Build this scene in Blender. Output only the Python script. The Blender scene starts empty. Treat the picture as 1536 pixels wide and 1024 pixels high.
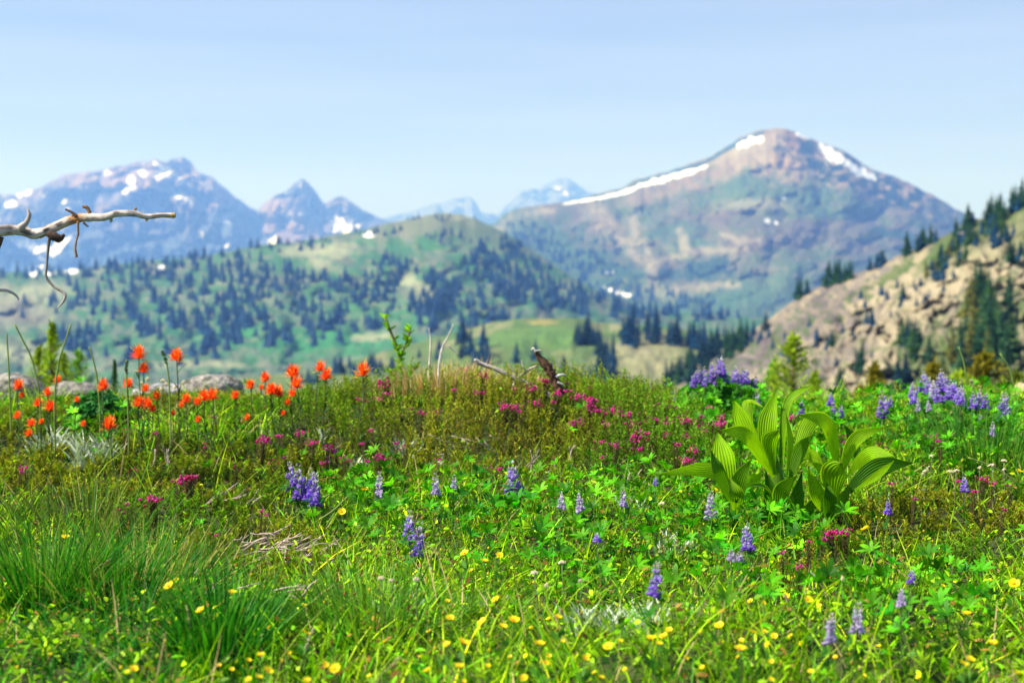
import bpy, math, random
import numpy as np
from mathutils import Vector
C = bpy.context.scene.collection
RNG = np.random.default_rng(7)
random.seed(7)
rad = math.radians

# ------------------------------------------------------------------ camera
F = 2400.0                       # focal length in pixels of the 1536 px wide photograph
HORIZ = 440.0
TH = math.atan((512 - HORIZ) / F)
cam_d = bpy.data.cameras.new("camera")
cam_d.sensor_width = 36.0
cam_d.lens = 36.0 * F / 1536.0
cam_d.clip_start = 0.05
cam_d.clip_end = 80000
cam_d.dof.use_dof = True
cam_d.dof.focus_distance = 3.2
cam_d.dof.aperture_fstop = 6.0
cam = bpy.data.objects.new("camera", cam_d)
C.objects.link(cam)
cam.location = (0, 0, 0)
cam.rotation_euler = (rad(90) - TH, 0, 0)
bpy.context.scene.camera = cam

# ------------------------------------------------------------------ world, sun, exposure
SUN_EL, SUN_AZ = 46.0, -104.0     # azimuth: degrees clockwise from the viewing direction (+Y)
w = bpy.data.worlds.new("World")
bpy.context.scene.world = w
w.use_nodes = True
nt = w.node_tree
nt.nodes.clear()
out = nt.nodes.new('ShaderNodeOutputWorld')
bg = nt.nodes.new('ShaderNodeBackground')
sky = nt.nodes.new('ShaderNodeTexSky')
sky.sky_type = 'NISHITA'
sky.sun_disc = False
sky.sun_elevation = rad(SUN_EL)
sky.sun_rotation = rad(SUN_AZ)
sky.altitude = 1800
sky.air_density = 1.0
sky.dust_density = 0.3
sky.ozone_density = 1.6
bg.inputs['Strength'].default_value = 0.052
# a thin veil of high cloud over the clear sky
tc = nt.nodes.new('ShaderNodeTexCoord')
mp = nt.nodes.new('ShaderNodeMapping')
mp.inputs['Scale'].default_value = (1.3, 1.3, 22.0)
nz = nt.nodes.new('ShaderNodeTexNoise')
nz.inputs['Scale'].default_value = 2.2
nz.inputs['Detail'].default_value = 4
nz.inputs['Roughness'].default_value = 0.5
rp = nt.nodes.new('ShaderNodeValToRGB')
rp.color_ramp.elements[0].position = 0.3
rp.color_ramp.elements[0].color = (0.58, 0.58, 0.58, 1)
rp.color_ramp.elements[1].position = 0.72
rp.color_ramp.elements[1].color = (1, 1, 1, 1)
mx = nt.nodes.new('ShaderNodeMix')
mx.data_type = 'RGBA'
mx.inputs['B'].default_value = (6.0, 6.9, 10.6, 1)
nt.links.new(tc.outputs['Generated'], mp.inputs['Vector'])
nt.links.new(mp.outputs['Vector'], nz.inputs['Vector'])
nt.links.new(nz.outputs['Fac'], rp.inputs['Fac'])
sx = nt.nodes.new('ShaderNodeSeparateXYZ')       # the veil thins out higher up
nt.links.new(tc.outputs['Generated'], sx.inputs['Vector'])
mr = nt.nodes.new('ShaderNodeMapRange')
mr.inputs['From Min'].default_value = 0.03
mr.inputs['From Max'].default_value = 0.24
mr.inputs['To Min'].default_value = 0.9
mr.inputs['To Max'].default_value = 0.42
nt.links.new(sx.outputs['Z'], mr.inputs['Value'])
mm = nt.nodes.new('ShaderNodeMath'); mm.operation = 'MULTIPLY'
nt.links.new(rp.outputs['Color'], mm.inputs[0]); nt.links.new(mr.outputs['Result'], mm.inputs[1])
nt.links.new(mm.outputs['Value'], mx.inputs['Factor'])
nt.links.new(sky.outputs['Color'], mx.inputs['A'])
nt.links.new(mx.outputs['Result'], bg.inputs['Color'])
nt.links.new(bg.outputs['Background'], out.inputs['Surface'])

sd = bpy.data.lights.new("sun", 'SUN')
sd.energy = 5.0
sd.angle = rad(0.5)
sd.color = (1.0, 0.955, 0.88)
sun = bpy.data.objects.new("sun", sd)
C.objects.link(sun)
az = rad(SUN_AZ)
sdir = Vector((math.sin(az) * math.cos(rad(SUN_EL)), math.cos(az) * math.cos(rad(SUN_EL)), math.sin(rad(SUN_EL))))
sun.rotation_euler = sdir.to_track_quat('Z', 'Y').to_euler()

sc = bpy.context.scene
sc.render.engine = 'CYCLES'
sc.view_settings.view_transform = 'Standard'
sc.view_settings.look = 'None'
sc.view_settings.exposure = 0.95
sc.view_settings.gamma = 1
sc.cycles.use_denoising = True
sc.cycles.max_bounces = 8
sc.cycles.diffuse_bounces = 3
sc.cycles.transmission_bounces = 4
sc.cycles.volume_bounces = 1
sc.cycles.caustics_reflective = False
sc.cycles.caustics_refractive = False

# ------------------------------------------------------------------ helpers
_f = np.array([0, math.cos(TH), -math.sin(TH)])
_u = np.array([0, math.sin(TH), math.cos(TH)])

def PT(px, py, Y):
    """world point that stands at distance Y in the direction of photograph pixel (px, py)"""
    px = np.asarray(px, float); py = np.asarray(py, float); Y = np.asarray(Y, float)
    a = (px - 768) / F; b = (512 - py) / F
    dy = _f[1] + b * _u[1]; dz = _f[2] + b * _u[2]
    s = Y / dy
    return np.stack(np.broadcast_arrays(a * s, Y, dz * s), -1)

def PX(p):
    p = np.asarray(p, float)
    d = p[..., 1] * _f[1] + p[..., 2] * _f[2]
    return 768 + F * p[..., 0] / d, 512 - F * (p[..., 1] * _u[1] + p[..., 2] * _u[2]) / d

def _hash(ix, iy, s):
    h = (ix.astype(np.int64) * 374761393 + iy.astype(np.int64) * 668265263 + s * 1442695041) & 0x7fffffff
    h = ((h ^ (h >> 13)) * 1274126177) & 0x7fffffff
    return ((h ^ (h >> 16)) & 0xffff) / 65535.0

def vnoise(x, y, s=0):
    x = np.asarray(x, float); y = np.asarray(y, float)
    ix = np.floor(x); iy = np.floor(y)
    fx = x - ix; fy = y - iy
    fx = fx * fx * fx * (fx * (fx * 6 - 15) + 10); fy = fy * fy * fy * (fy * (fy * 6 - 15) + 10)
    a = _hash(ix, iy, s); b = _hash(ix + 1, iy, s); c = _hash(ix, iy + 1, s); d = _hash(ix + 1, iy + 1, s)
    return (a * (1 - fx) + b * fx) * (1 - fy) + (c * (1 - fx) + d * fx) * fy

def fbm(x, y, oct=5, s=0, ridged=False, gain=0.5):
    v = 0; a = 1; t = 0
    x = np.asarray(x, float); y = np.asarray(y, float)
    for i in range(oct):
        n = vnoise(x + i * 17.3, y - i * 9.1, s + i)
        if ridged: n = 1 - np.abs(2 * n - 1)
        v = v + a * n; t += a; a *= gain
        x, y = (x * 0.8 - y * 0.6) * 2.03, (x * 0.6 + y * 0.8) * 2.03
    return v / t

def nrm(v):
    return v / np.maximum(np.linalg.norm(v, axis=-1, keepdims=True), 1e-9)

class Geo:
    """collects vertices, faces and a colour per vertex for ONE mesh"""
    def __init__(s):
        s.v = []; s.q = []; s.t = []; s.c = []; s.n = 0
    def add(s, V, Q=None, T=None, col=(0.5, 0.5, 0.5)):
        V = np.asarray(V, float).reshape(-1, 3)
        c = np.broadcast_to(np.asarray(col, float), (len(V), 3))
        s.v.append(V); s.c.append(c)
        if Q is not None and len(Q): s.q.append(np.asarray(Q) + s.n)
        if T is not None and len(T): s.t.append(np.asarray(T) + s.n)
        s.n += len(V)
    def build(s, name, mat, parent=None, smooth=False):
        me = bpy.data.meshes.new(name)
        V = np.concatenate(s.v); Cc = np.concatenate(s.c)
        Q = np.concatenate(s.q) if s.q else np.zeros((0, 4), int)
        T = np.concatenate(s.t) if s.t else np.zeros((0, 3), int)
        me.vertices.add(len(V)); me.vertices.foreach_set('co', V.astype(np.float32).ravel())
        me.loops.add(Q.size + T.size)
        me.loops.foreach_set('vertex_index', np.concatenate([Q.ravel(), T.ravel()]).astype(np.int32))
        me.polygons.add(len(Q) + len(T))
        st = np.concatenate([np.arange(len(Q)) * 4, Q.size + np.arange(len(T)) * 3]).astype(np.int32)
        me.polygons.foreach_set('loop_start', st)
        if smooth: me.polygons.foreach_set('use_smooth', np.ones(len(st), bool))
        me.update(calc_edges=True)
        ca = me.color_attributes.new('col', 'FLOAT_COLOR', 'POINT')
        ca.data.foreach_set('color', np.concatenate([np.clip(Cc, 0, 1), np.ones((len(Cc), 1))], 1).astype(np.float32).ravel())
        me.materials.append(mat)
        o = bpy.data.objects.new(name, me)
        C.objects.link(o)
        if parent is not None: o.parent = parent
        return o

def tag(o, label=None, cat=None, group=None, kind=None):
    if label: o['label'] = label
    if cat: o['category'] = cat
    if group: o['group'] = group
    if kind: o['kind'] = kind
    elif label: o['kind'] = 'thing'
    return o

def empty(name, loc=(0, 0, 0)):
    o = bpy.data.objects.new(name, None)
    o.empty_display_size = 0.1
    o.location = tuple(float(a) for a in loc)
    C.objects.link(o)
    return o

def copy_tree(o, parent=None):
    c = o.copy(); C.objects.link(c)
    if parent is not None: c.parent = parent
    for ch in list(o.children): copy_tree(ch, c)
    return c

ONES = ['', 'first', 'second', 'third', 'fourth', 'fifth', 'sixth', 'seventh', 'eighth', 'ninth', 'tenth', 'eleventh', 'twelfth',
        'thirteenth', 'fourteenth', 'fifteenth', 'sixteenth', 'seventeenth', 'eighteenth', 'nineteenth']
TENS = {2: 'twenty', 3: 'thirty', 4: 'forty', 5: 'fifty', 6: 'sixty', 7: 'seventy', 8: 'eighty', 9: 'ninety'}
def ordw(n):
    if n < 20: return ONES[n]
    if n % 10 == 0: return TENS[n // 10][:-1] + 'ieth'
    return TENS[n // 10] + '-' + ONES[n % 10]

def strips(g, base, dr, L, W, prof, bend=None, side=None, col=(0.1, 0.3, 0.05), tip=None, twist=None):
    """many bent ribbons at once: blades, leaflets, needles, petals"""
    base = np.asarray(base, float).reshape(-1, 3); N = len(base)
    dr = nrm(np.broadcast_to(np.asarray(dr, float), (N, 3)))
    L = np.broadcast_to(np.asarray(L, float), (N,)); W = np.broadcast_to(np.asarray(W, float), (N,))
    if bend is None: bend = np.zeros((N, 3))
    bend = np.broadcast_to(np.asarray(bend, float), (N, 3))
    if side is None:
        r = RNG.normal(size=(N, 3))
        side = np.cross(dr, r)
    side = nrm(np.broadcast_to(side, (N, 3)))
    K = len(prof) - 1
    t = np.linspace(0, 1, K + 1)
    cen = base[:, None] + dr[:, None] * (L[:, None] * t)[..., None] + bend[:, None] * (L[:, None] * t ** 2)[..., None]
    off = side[:, None] * (W[:, None] * np.asarray(prof) * 0.5)[..., None]
    V = np.stack([cen - off, cen + off], 2).reshape(-1, 3)
    b = (np.arange(N) * (K + 1) * 2)[:, None] + (np.arange(K) * 2)[None]
    Q = np.stack([b, b + 1, b + 3, b + 2], -1).reshape(-1, 4)
    c0 = np.broadcast_to(np.asarray(col, float), (N, 3))
    c1 = c0 if tip is None else np.broadcast_to(np.asarray(tip, float), (N, 3))
    cc = c0[:, None] * (1 - t)[None, :, None] + c1[:, None] * t[None, :, None]
    cc = np.repeat(cc[:, :, None], 2, 2).reshape(-1, 3)
    g.add(V, Q, col=cc)

def tube(g, pts, r, n=6, col=(0.3, 0.25, 0.2), rough=0.0, cap=True, grain=0.0):
    """round tapering tube along a polyline"""
    pts = np.asarray(pts, float); K = len(pts)
    r = np.broadcast_to(np.asarray(r, float), (K,))
    tg = nrm(np.gradient(pts, axis=0))
    ref = np.array([0.31, 0.2, 0.93]) if abs(tg[0][2]) < 0.9 else np.array([1.0, 0.1, 0])
    a = nrm(np.cross(tg, ref)); b = np.cross(tg, a)
    ph = np.linspace(0, 2 * math.pi, n, endpoint=False)
    rr = r[:, None] * (1 + rough * (RNG.random((K, n)) - 0.5))
    V = pts[:, None] + a[:, None] * (np.cos(ph)[None] * rr)[..., None] + b[:, None] * (np.sin(ph)[None] * rr)[..., None]
    i = np.arange(K - 1)[:, None] * n; j = np.arange(n)[None]; j2 = (j + 1) % n
    Q = np.stack([i + j, i + j2, i + n + j2, i + n + j], -1).reshape(-1, 4)
    V = V.reshape(-1, 3); T = []
    if cap:
        V = np.concatenate([V, pts[:1], pts[-1:]])
        k0 = K * n
        T = [[k0, (q + 1) % n, q] for q in range(n)] + [[k0 + 1, (K - 1) * n + q, (K - 1) * n + (q + 1) % n] for q in range(n)]
    c = np.asarray(col, float)
    if c.ndim == 2 and len(c) == K:
        c = np.repeat(c, n, 0)
        if cap: c = np.concatenate([c, c[:1], c[-1:]])
    if grain > 0:                       # long cracks and streaks running along the wood
        jj = np.tile(np.arange(n), K); ii = np.repeat(np.arange(K), n)
        gn = 0.6 * vnoise(jj * 0.9 + 0.5, ii * 0.09, 61) + 0.4 * vnoise(jj * 0.45, ii * 0.22, 62)
        dark_ = np.clip((0.42 - gn) * 8, 0, 1)[:, None]
        c = np.array(np.broadcast_to(c, (len(V), 3)))
        m0 = K * n
        c[:m0] = c[:m0] * (0.75 + 0.6 * gn[:, None]) * (1 - grain * dark_)
    g.add(V, Q, T, c)

def spline(pts, n=24, r=None):
    """Catmull-Rom through control points"""
    p = np.asarray(pts, float)
    q = np.concatenate([[2 * p[0] - p[1]], p, [2 * p[-1] - p[-2]]])
    m = len(p) - 1
    u = np.linspace(0, m - 1e-6, n); k = u.astype(int); t = (u - k)[:, None]
    a, b, c, d = q[k], q[k + 1], q[k + 2], q[k + 3]
    out = 0.5 * (2 * b + (c - a) * t + (2 * a - 5 * b + 4 * c - d) * t ** 2 + (3 * b - a - 3 * c + d) * t ** 3)
    if r is None: return out
    return out, np.interp(u, np.arange(m + 1), r)

# unit sphere for berries, bells, cushions
def uvs(nu=6, nv=4):
    th = np.linspace(0, math.pi, nv + 1); ph = np.linspace(0, 2 * math.pi, nu, endpoint=False)
    V = np.stack([np.sin(th)[:, None] * np.cos(ph), np.sin(th)[:, None] * np.sin(ph), np.cos(th)[:, None] + 0 * ph], -1).reshape(-1, 3)
    i = np.arange(nv)[:, None] * nu; j = np.arange(nu)[None]; j2 = (j + 1) % nu
    return V, np.stack([i + j, i + nu + j, i + nu + j2, i + j2], -1).reshape(-1, 4)

def blobs(g, cen, ax, rl, rw, col, nu=6, nv=4):
    """many ellipsoids: centre, long axis, half length, half width"""
    cen = np.asarray(cen, float).reshape(-1, 3); N = len(cen)
    ax = nrm(np.broadcast_to(np.asarray(ax, float), (N, 3)))
    rl = np.broadcast_to(rl, (N,)); rw = np.broadcast_to(rw, (N,))
    a = nrm(np.cross(ax, RNG.normal(size=(N, 3)))); b = np.cross(ax, a)
    S, Q = uvs(nu, nv)
    V = cen[:, None] + a[:, None] * (S[None, :, 0] * rw[:, None])[..., None] + b[:, None] * (S[None, :, 1] * rw[:, None])[..., None] + ax[:, None] * (S[None, :, 2] * rl[:, None])[..., None]
    QQ = (Q[None] + (np.arange(N) * len(S))[:, None, None]).reshape(-1, 4)
    cc = np.repeat(np.broadcast_to(np.asarray(col, float), (N, 3)), len(S), 0)
    g.add(V.reshape(-1, 3), QQ, col=cc)

# ------------------------------------------------------------------ materials
def mat_new(name):
    m = bpy.data.materials.new(name); m.use_nodes = True
    n = m.node_tree.nodes; n.clear()
    o = n.new('ShaderNodeOutputMaterial')
    return m, n, m.node_tree.links, o

def leaf_mat(name, rough=0.5, trans=0.35, spec=0.14, var=0.25, scale=30, tint=(1.0, 1.15, 0.55)):
    m, n, l, o = mat_new(name)
    at = n.new('ShaderNodeAttribute'); at.attribute_name = 'col'
    geo = n.new('ShaderNodeNewGeometry')
    no = n.new('ShaderNodeTexNoise'); no.inputs['Scale'].default_value = scale; no.inputs['Detail'].default_value = 3
    l.new(geo.outputs['Position'], no.inputs['Vector'])
    mr = n.new('ShaderNodeMapRange'); mr.inputs['To Min'].default_value = 1 - var; mr.inputs['To Max'].default_value = 1 + var
    mr.inputs['From Min'].default_value = 0.3; mr.inputs['From Max'].default_value = 0.7
    l.new(no.outputs['Fac'], mr.inputs['Value'])
    mul = n.new('ShaderNodeVectorMath'); mul.operation = 'SCALE'
    l.new(at.outputs['Color'], mul.inputs[0]); l.new(mr.outputs['Result'], mul.inputs['Scale'])
    p = n.new('ShaderNodeBsdfPrincipled'); p.inputs['Roughness'].default_value = rough
    p.inputs['Specular IOR Level'].default_value = spec
    l.new(mul.outputs['Vector'], p.inputs['Base Color'])
    if trans > 0:
        tm = n.new('ShaderNodeVectorMath'); tm.operation = 'MULTIPLY'; tm.inputs[1].default_value = [a * 1.5 for a in tint]
        l.new(mul.outputs['Vector'], tm.inputs[0])
        tr = n.new('ShaderNodeBsdfTranslucent'); l.new(tm.outputs['Vector'], tr.inputs['Color'])
        mi = n.new('ShaderNodeMixShader'); mi.inputs['Fac'].default_value = trans
        l.new(p.outputs['BSDF'], mi.inputs[1]); l.new(tr.outputs['BSDF'], mi.inputs[2])
        l.new(mi.outputs['Shader'], o.inputs['Surface'])
    else:
        l.new(p.outputs['BSDF'], o.inputs['Surface'])
    return m

def rock_mat(name, scale=20, bump=0.4, dist=0.01, rough=0.9, var=0.3):
    m, n, l, o = mat_new(name)
    at = n.new('ShaderNodeAttribute'); at.attribute_name = 'col'
    geo = n.new('ShaderNodeNewGeometry')
    no = n.new('ShaderNodeTexNoise'); no.inputs['Scale'].default_value = scale; no.inputs['Detail'].default_value = 8
    l.new(geo.outputs['Position'], no.inputs['Vector'])
    mr = n.new('ShaderNodeMapRange'); mr.inputs['From Min'].default_value = 0.3; mr.inputs['From Max'].default_value = 0.7
    mr.inputs['To Min'].default_value = 1 - var; mr.inputs['To Max'].default_value = 1 + var
    l.new(no.outputs['Fac'], mr.inputs['Value'])
    mul = n.new('ShaderNodeVectorMath'); mul.operation = 'SCALE'
    l.new(at.outputs['Color'], mul.inputs[0]); l.new(mr.outputs['Result'], mul.inputs['Scale'])
    p = n.new('ShaderNodeBsdfPrincipled'); p.inputs['Roughness'].default_value = rough
    p.inputs['Specular IOR Level'].default_value = 0.2
    l.new(mul.outputs['Vector'], p.inputs['Base Color'])
    if bump > 0:
        b = n.new('ShaderNodeBump'); b.inputs['Strength'].default_value = bump; b.inputs['Distance'].default_value = dist
        l.new(no.outputs['Fac'], b.inputs['Height']); l.new(b.outputs['Normal'], p.inputs['Normal'])
    l.new(p.outputs['BSDF'], o.inputs['Surface'])
    return m

M = dict(
    leaf=leaf_mat('leaf', 0.5, 0.25, 0.14, 0.4), grass=leaf_mat('grass_blade', 0.5, 0.25, 0.14, 0.4), heath=leaf_mat('heather_needle', 0.5, 0.25, 0.12),
    silver=leaf_mat('silver_leaf', 0.7, 0.15, 0.2, 0.12), hell=leaf_mat('pleated_leaf', 0.45, 0.42, 0.15, 0.12, 14, (1.1, 1.15, 0.35)),
    petal=leaf_mat('petal', 0.5, 0.35, 0.3, 0.12, 60, (1.05, 0.9, 0.9)), stem=leaf_mat('stem', 0.6, 0.0, 0.3),
    dry=leaf_mat('dry_straw', 0.7, 0.2, 0.2, 0.2, 40, (1, 0.95, 0.8)),
    bark=rock_mat('weathered_bark', 45, 0.6, 0.004), rock=rock_mat('granite', 30, 1.0, 0.03, var=0.45),
    soil=rock_mat('soil', 25, 0.6, 0.02), conif=leaf_mat('conifer_needles', 0.6, 0.15, 0.2, 0.3, 3.0),
    mount=rock_mat('mountain_ground', 0.012, 0.5, 8.0, var=0.14), near=rock_mat('hillside_ground', 0.12, 0.6, 1.2, var=0.2),
)

# ------------------------------------------------------------------ the meadow's ground
_YP = [0, 1.2, 2, 2.5, 3, 3.5, 4, 4.5, 5, 5.5, 6, 6.6, 7.5, 9, 12, 20, 40, 80, 140]
_ZP = [-.50, -.505, -.52, -.53, -.54, -.53, -.50, -.465, -.435, -.425, -.445, -.55, -.80, -1.3, -2.2, -5, -14, -35, -70]
def G(x, Y):
    x = np.asarray(x, float); Y = np.asarray(Y, float)
    z = np.interp(Y, _YP, _ZP)
    z = z + 0.105 * np.exp(-((x + 0.06) / 0.55) ** 2 - ((Y - 4.95) / 0.42) ** 2)
    z = z + 0.03 * np.exp(-((x + 1.2) / 0.6) ** 2 - ((Y - 5.0) / 0.7) ** 2)
    z = z - 0.035 * np.exp(-((x - 0.95) / 0.35) ** 2 - ((Y - 5.1) / 0.8) ** 2)
    near = np.clip((9 - Y) / 2, 0, 1)
    z = z + near * (0.05 * (fbm(x * 1.7 + 5, Y * 1.7, 3, 3) - 0.5) + 0.06 * (fbm(x * 6, Y * 6, 2, 5) - 0.5))
    z = z + (1 - near) * 0.04 * Y * (fbm(x * 0.15, Y * 0.15, 3, 9) - 0.5)
    return z

def sheet(g, xs_at, Ys, nx, zf, colf):
    s = np.linspace(-1, 1, nx)
    Yg = np.repeat(Ys[:, None], nx, 1)
    Xg = xs_at(Yg) * s[None]
    V = np.stack([Xg, Yg, zf(Xg, Yg)], -1)
    i = np.arange(len(Ys) - 1)[:, None] * nx; j = np.arange(nx - 1)[None]
    Q = np.stack([i + j, i + j + 1, i + nx + j + 1, i + nx + j], -1).reshape(-1, 4)
    g.add(V.reshape(-1, 3), Q, col=colf(Xg, Yg).reshape(-1, 3))

def meadow_col(x, y):
    n = fbm(x * 6, y * 6, 3, 21)[..., None]
    return np.array([0.030, 0.034, 0.014]) * (1 - n) + np.array([0.06, 0.085, 0.018]) * n
g = Geo()
Ys = np.concatenate([np.linspace(-3, 1.2, 10)[:-1], np.linspace(1.2, 9, 160)[:-1], np.geomspace(9, 140, 60)])
sheet(g, lambda Y: 3.5 + np.abs(Y) * 0.9, Ys, 160, G, meadow_col)
tag(g.build('meadow_ground', M['soil'], smooth=True), kind='structure')

g = Geo()
Ys = np.linspace(20, 15500, 60)
sheet(g, lambda Y: 0 * Y + 9500, Ys, 60, lambda X, Y: -160 + 40 * (fbm(X / 900, Y / 900, 3, 4) - 0.5) + 0 * X,
      lambda X, Y: np.stack([0.06 + 0 * X, 0.11 + 0 * X, 0.05 + 0 * X], -1))
tag(g.build('valley_floor', M['mount'], smooth=True), kind='structure')
# ------------------------------------------------------------------ mountains, ridges and hills as relief surfaces
def ell(U, V, cx, cy, rx, ry, ang=0.0, soft=0.35, wob=0.5, s=0):
    a = rad(ang); dx = U - cx; dy = V - cy
    x = (dx * math.cos(a) + dy * math.sin(a)) / rx; y = (-dx * math.sin(a) + dy * math.cos(a)) / ry
    d = np.sqrt(x * x + y * y) + wob * (fbm(U / 9.0 + cx, V / 9.0 + cy, 3, 31 + s) - 0.5) * 2
    return np.clip((1 - d) / soft + 0.5, 0, 1)

def line(U, V, pts, wd, soft=0.4, wob=0.5):
    """mask along a polyline with width wd (number or one per point)"""
    best = np.full(U.shape, 1e9); pts = np.asarray(pts, float)
    wd = np.broadcast_to(np.asarray(wd, float), (len(pts),))
    for k in range(len(pts) - 1):
        a, b = pts[k], pts[k + 1]; ab = b - a; q = max(ab @ ab, 1e-6)
        t = np.clip(((U - a[0]) * ab[0] + (V - a[1]) * ab[1]) / q, 0, 1)
        d = np.hypot(U - a[0] - t * ab[0], V - a[1] - t * ab[1]) / (0.5 * (wd[k] * (1 - t) + wd[k + 1] * t))
        best = np.minimum(best, d)
    best = best + wob * (fbm(U / 7.0, V / 7.0, 3, 41) - 0.5) * 2
    return np.clip((1 - best) / soft + 0.5, 0, 1)

def mixc(c, m, col):
    return c * (1 - m[..., None]) + np.asarray(col, float) * m[..., None]

class Terrain:
    def __init__(s, crest, bot, Dc, Db, ampD, ampZ, sc, p=1.0, jag=1.0, seed=0, ridged=True, skirt=60):
        s.cx, s.cy = np.asarray(crest, float).T
        s.bx, s.by = np.asarray(bot, float).T
        s.dx, s.dy = np.asarray(Dc, float).T
        s.ex, s.ey = np.asarray(Db, float).T
        s.ampD, s.ampZ, s.sc, s.p, s.jag, s.seed, s.ridged, s.skirt = ampD, ampZ, sc, p, jag, seed, ridged, skirt
    def crest(s, u):
        return np.interp(u, s.cx, s.cy) + s.jag * (fbm(u / 11.0, u * 0 + s.seed, 4, s.seed) - 0.5) * 2
    def S(s, u, v):
        """point of the surface at column u, v = 0 crest .. 1 foot (v < 0 is the far side)"""
        u, v = np.broadcast_arrays(np.asarray(u, float), np.asarray(v, float))
        c = s.crest(u); b = np.interp(u, s.bx, s.by)
        vc = np.clip(v, 0, 1)
        D = np.interp(u, s.dx, s.dy) + (np.interp(u, s.ex, s.ey) - np.interp(u, s.dx, s.dy)) * vc ** s.p
        D0 = np.interp(u, s.dx, s.dy)
        fade = np.clip(vc * 6, 0, 1)
        n = fbm(u / s.sc, c * 0 + (c + (b - c) * vc) / s.sc * 1.6, 6, s.seed + 3, s.ridged) - 0.5
        D2 = D + fade * s.ampD * n
        y = c + (b - c) * vc
        P = PT(u, y, D2)
        P[..., 2] += fade * s.ampZ * (fbm(u / s.sc * 3, y / s.sc * 4, 4, s.seed + 7) - 0.5)
        back = np.clip(-v, 0, 1)
        P[..., 1] += back * D0 * 0.35; P[..., 0] *= 1 + back * 0.3
        P[..., 2] -= back * D0 * 0.16 * (0.3 + back)
        sk = np.clip(v - 1, 0, 1)
        P[..., 2] -= sk * s.skirt * 4; P[..., 1] -= sk * s.skirt * 0.4
        return P
    def on(s, px, py):
        c = s.crest(np.asarray(px, float)); b = np.interp(px, s.bx, s.by)
        return s.S(px, np.clip((py - c) / (b - c), 0.004, 1))
    def mesh(s, name, u0, u1, nu, nv, paint, mat):
        us = np.linspace(u0, u1, nu)
        vs = np.concatenate([[-1, -0.6, -0.3, -0.1, -0.03], np.linspace(0, 1, nv) ** 1.25, [1.3, 2.0]])
        U, Vv = np.meshgrid(us, vs)
        P = s.S(U, Vv)
        PYY = s.crest(U) + (np.interp(U, s.bx, s.by) - s.crest(U)) * np.clip(Vv, 0, 1)
        col = paint(U, PYY, np.clip(Vv, 0, 1))
        i = np.arange(len(vs) - 1)[:, None] * nu; j = np.arange(nu - 1)[None]
        Q = np.stack([i + j, i + nu + j, i + nu + j + 1, i + j + 1], -1).reshape(-1, 4)
        g = Geo(); g.add(P.reshape(-1, 3), Q, col=col.reshape(-1, 3))
        return tag(g.build(name, mat, smooth=True), kind='structure')

SNOW = (0.86, 0.88, 0.90)
# farthest pale peaks
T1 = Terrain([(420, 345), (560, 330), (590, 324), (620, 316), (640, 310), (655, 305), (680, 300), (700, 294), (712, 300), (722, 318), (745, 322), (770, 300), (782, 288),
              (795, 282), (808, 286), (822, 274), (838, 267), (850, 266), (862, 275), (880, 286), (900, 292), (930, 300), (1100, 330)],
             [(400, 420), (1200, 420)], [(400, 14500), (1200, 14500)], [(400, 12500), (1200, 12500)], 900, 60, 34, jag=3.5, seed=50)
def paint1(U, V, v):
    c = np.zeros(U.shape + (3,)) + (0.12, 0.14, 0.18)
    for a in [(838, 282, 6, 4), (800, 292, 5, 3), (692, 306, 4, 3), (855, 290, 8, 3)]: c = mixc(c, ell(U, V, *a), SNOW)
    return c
T1.mesh('distant_peaks', 420, 1100, 240, 60, paint1, M['mount'])

# far snow-patched range on the left
T2 = Terrain([(-300, 300), (-150, 305), (-60, 296), (0, 293), (28, 291), (60, 281), (95, 264), (125, 258), (155, 255), (182, 249), (205, 243), (235, 240), (248, 243),
              (262, 237), (275, 235), (287, 243), (296, 258), (318, 266), (334, 278), (350, 293), (372, 309), (386, 316), (398, 305), (412, 294), (428, 288), (440, 276), (453, 267),
              (463, 274), (475, 290), (486, 306), (496, 301), (508, 295), (518, 295), (528, 303), (545, 316), (570, 327), (600, 334), (640, 342), (700, 352), (900, 372)],
             [(-300, 480), (900, 480)], [(-300, 8600), (300, 8200), (450, 8800), (900, 9000)], [(-300, 5600), (900, 5600)], 1300, 70, 55, jag=2.6, seed=11)
snow2 = [(160, 259, 6, 6), (196, 275, 6, 10), (212, 258, 7, 5), (247, 262, 14, 8), (122, 289, 6, 8), (28, 290, 6, 5), (41, 287, 6, 5), (15, 305, 10, 5), (206, 297, 5, 5), (219, 297, 6, 5),
         (231, 305, 8, 8), (341, 352, 6, 18), (408, 360, 8, 8), (435, 329, 6, 6), (516, 341, 17, 15), (60, 389, 8, 7), (188, 290, 4, 8), (500, 325, 10, 4), (300, 352, 4, 4), (90, 300, 8, 3)]
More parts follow.
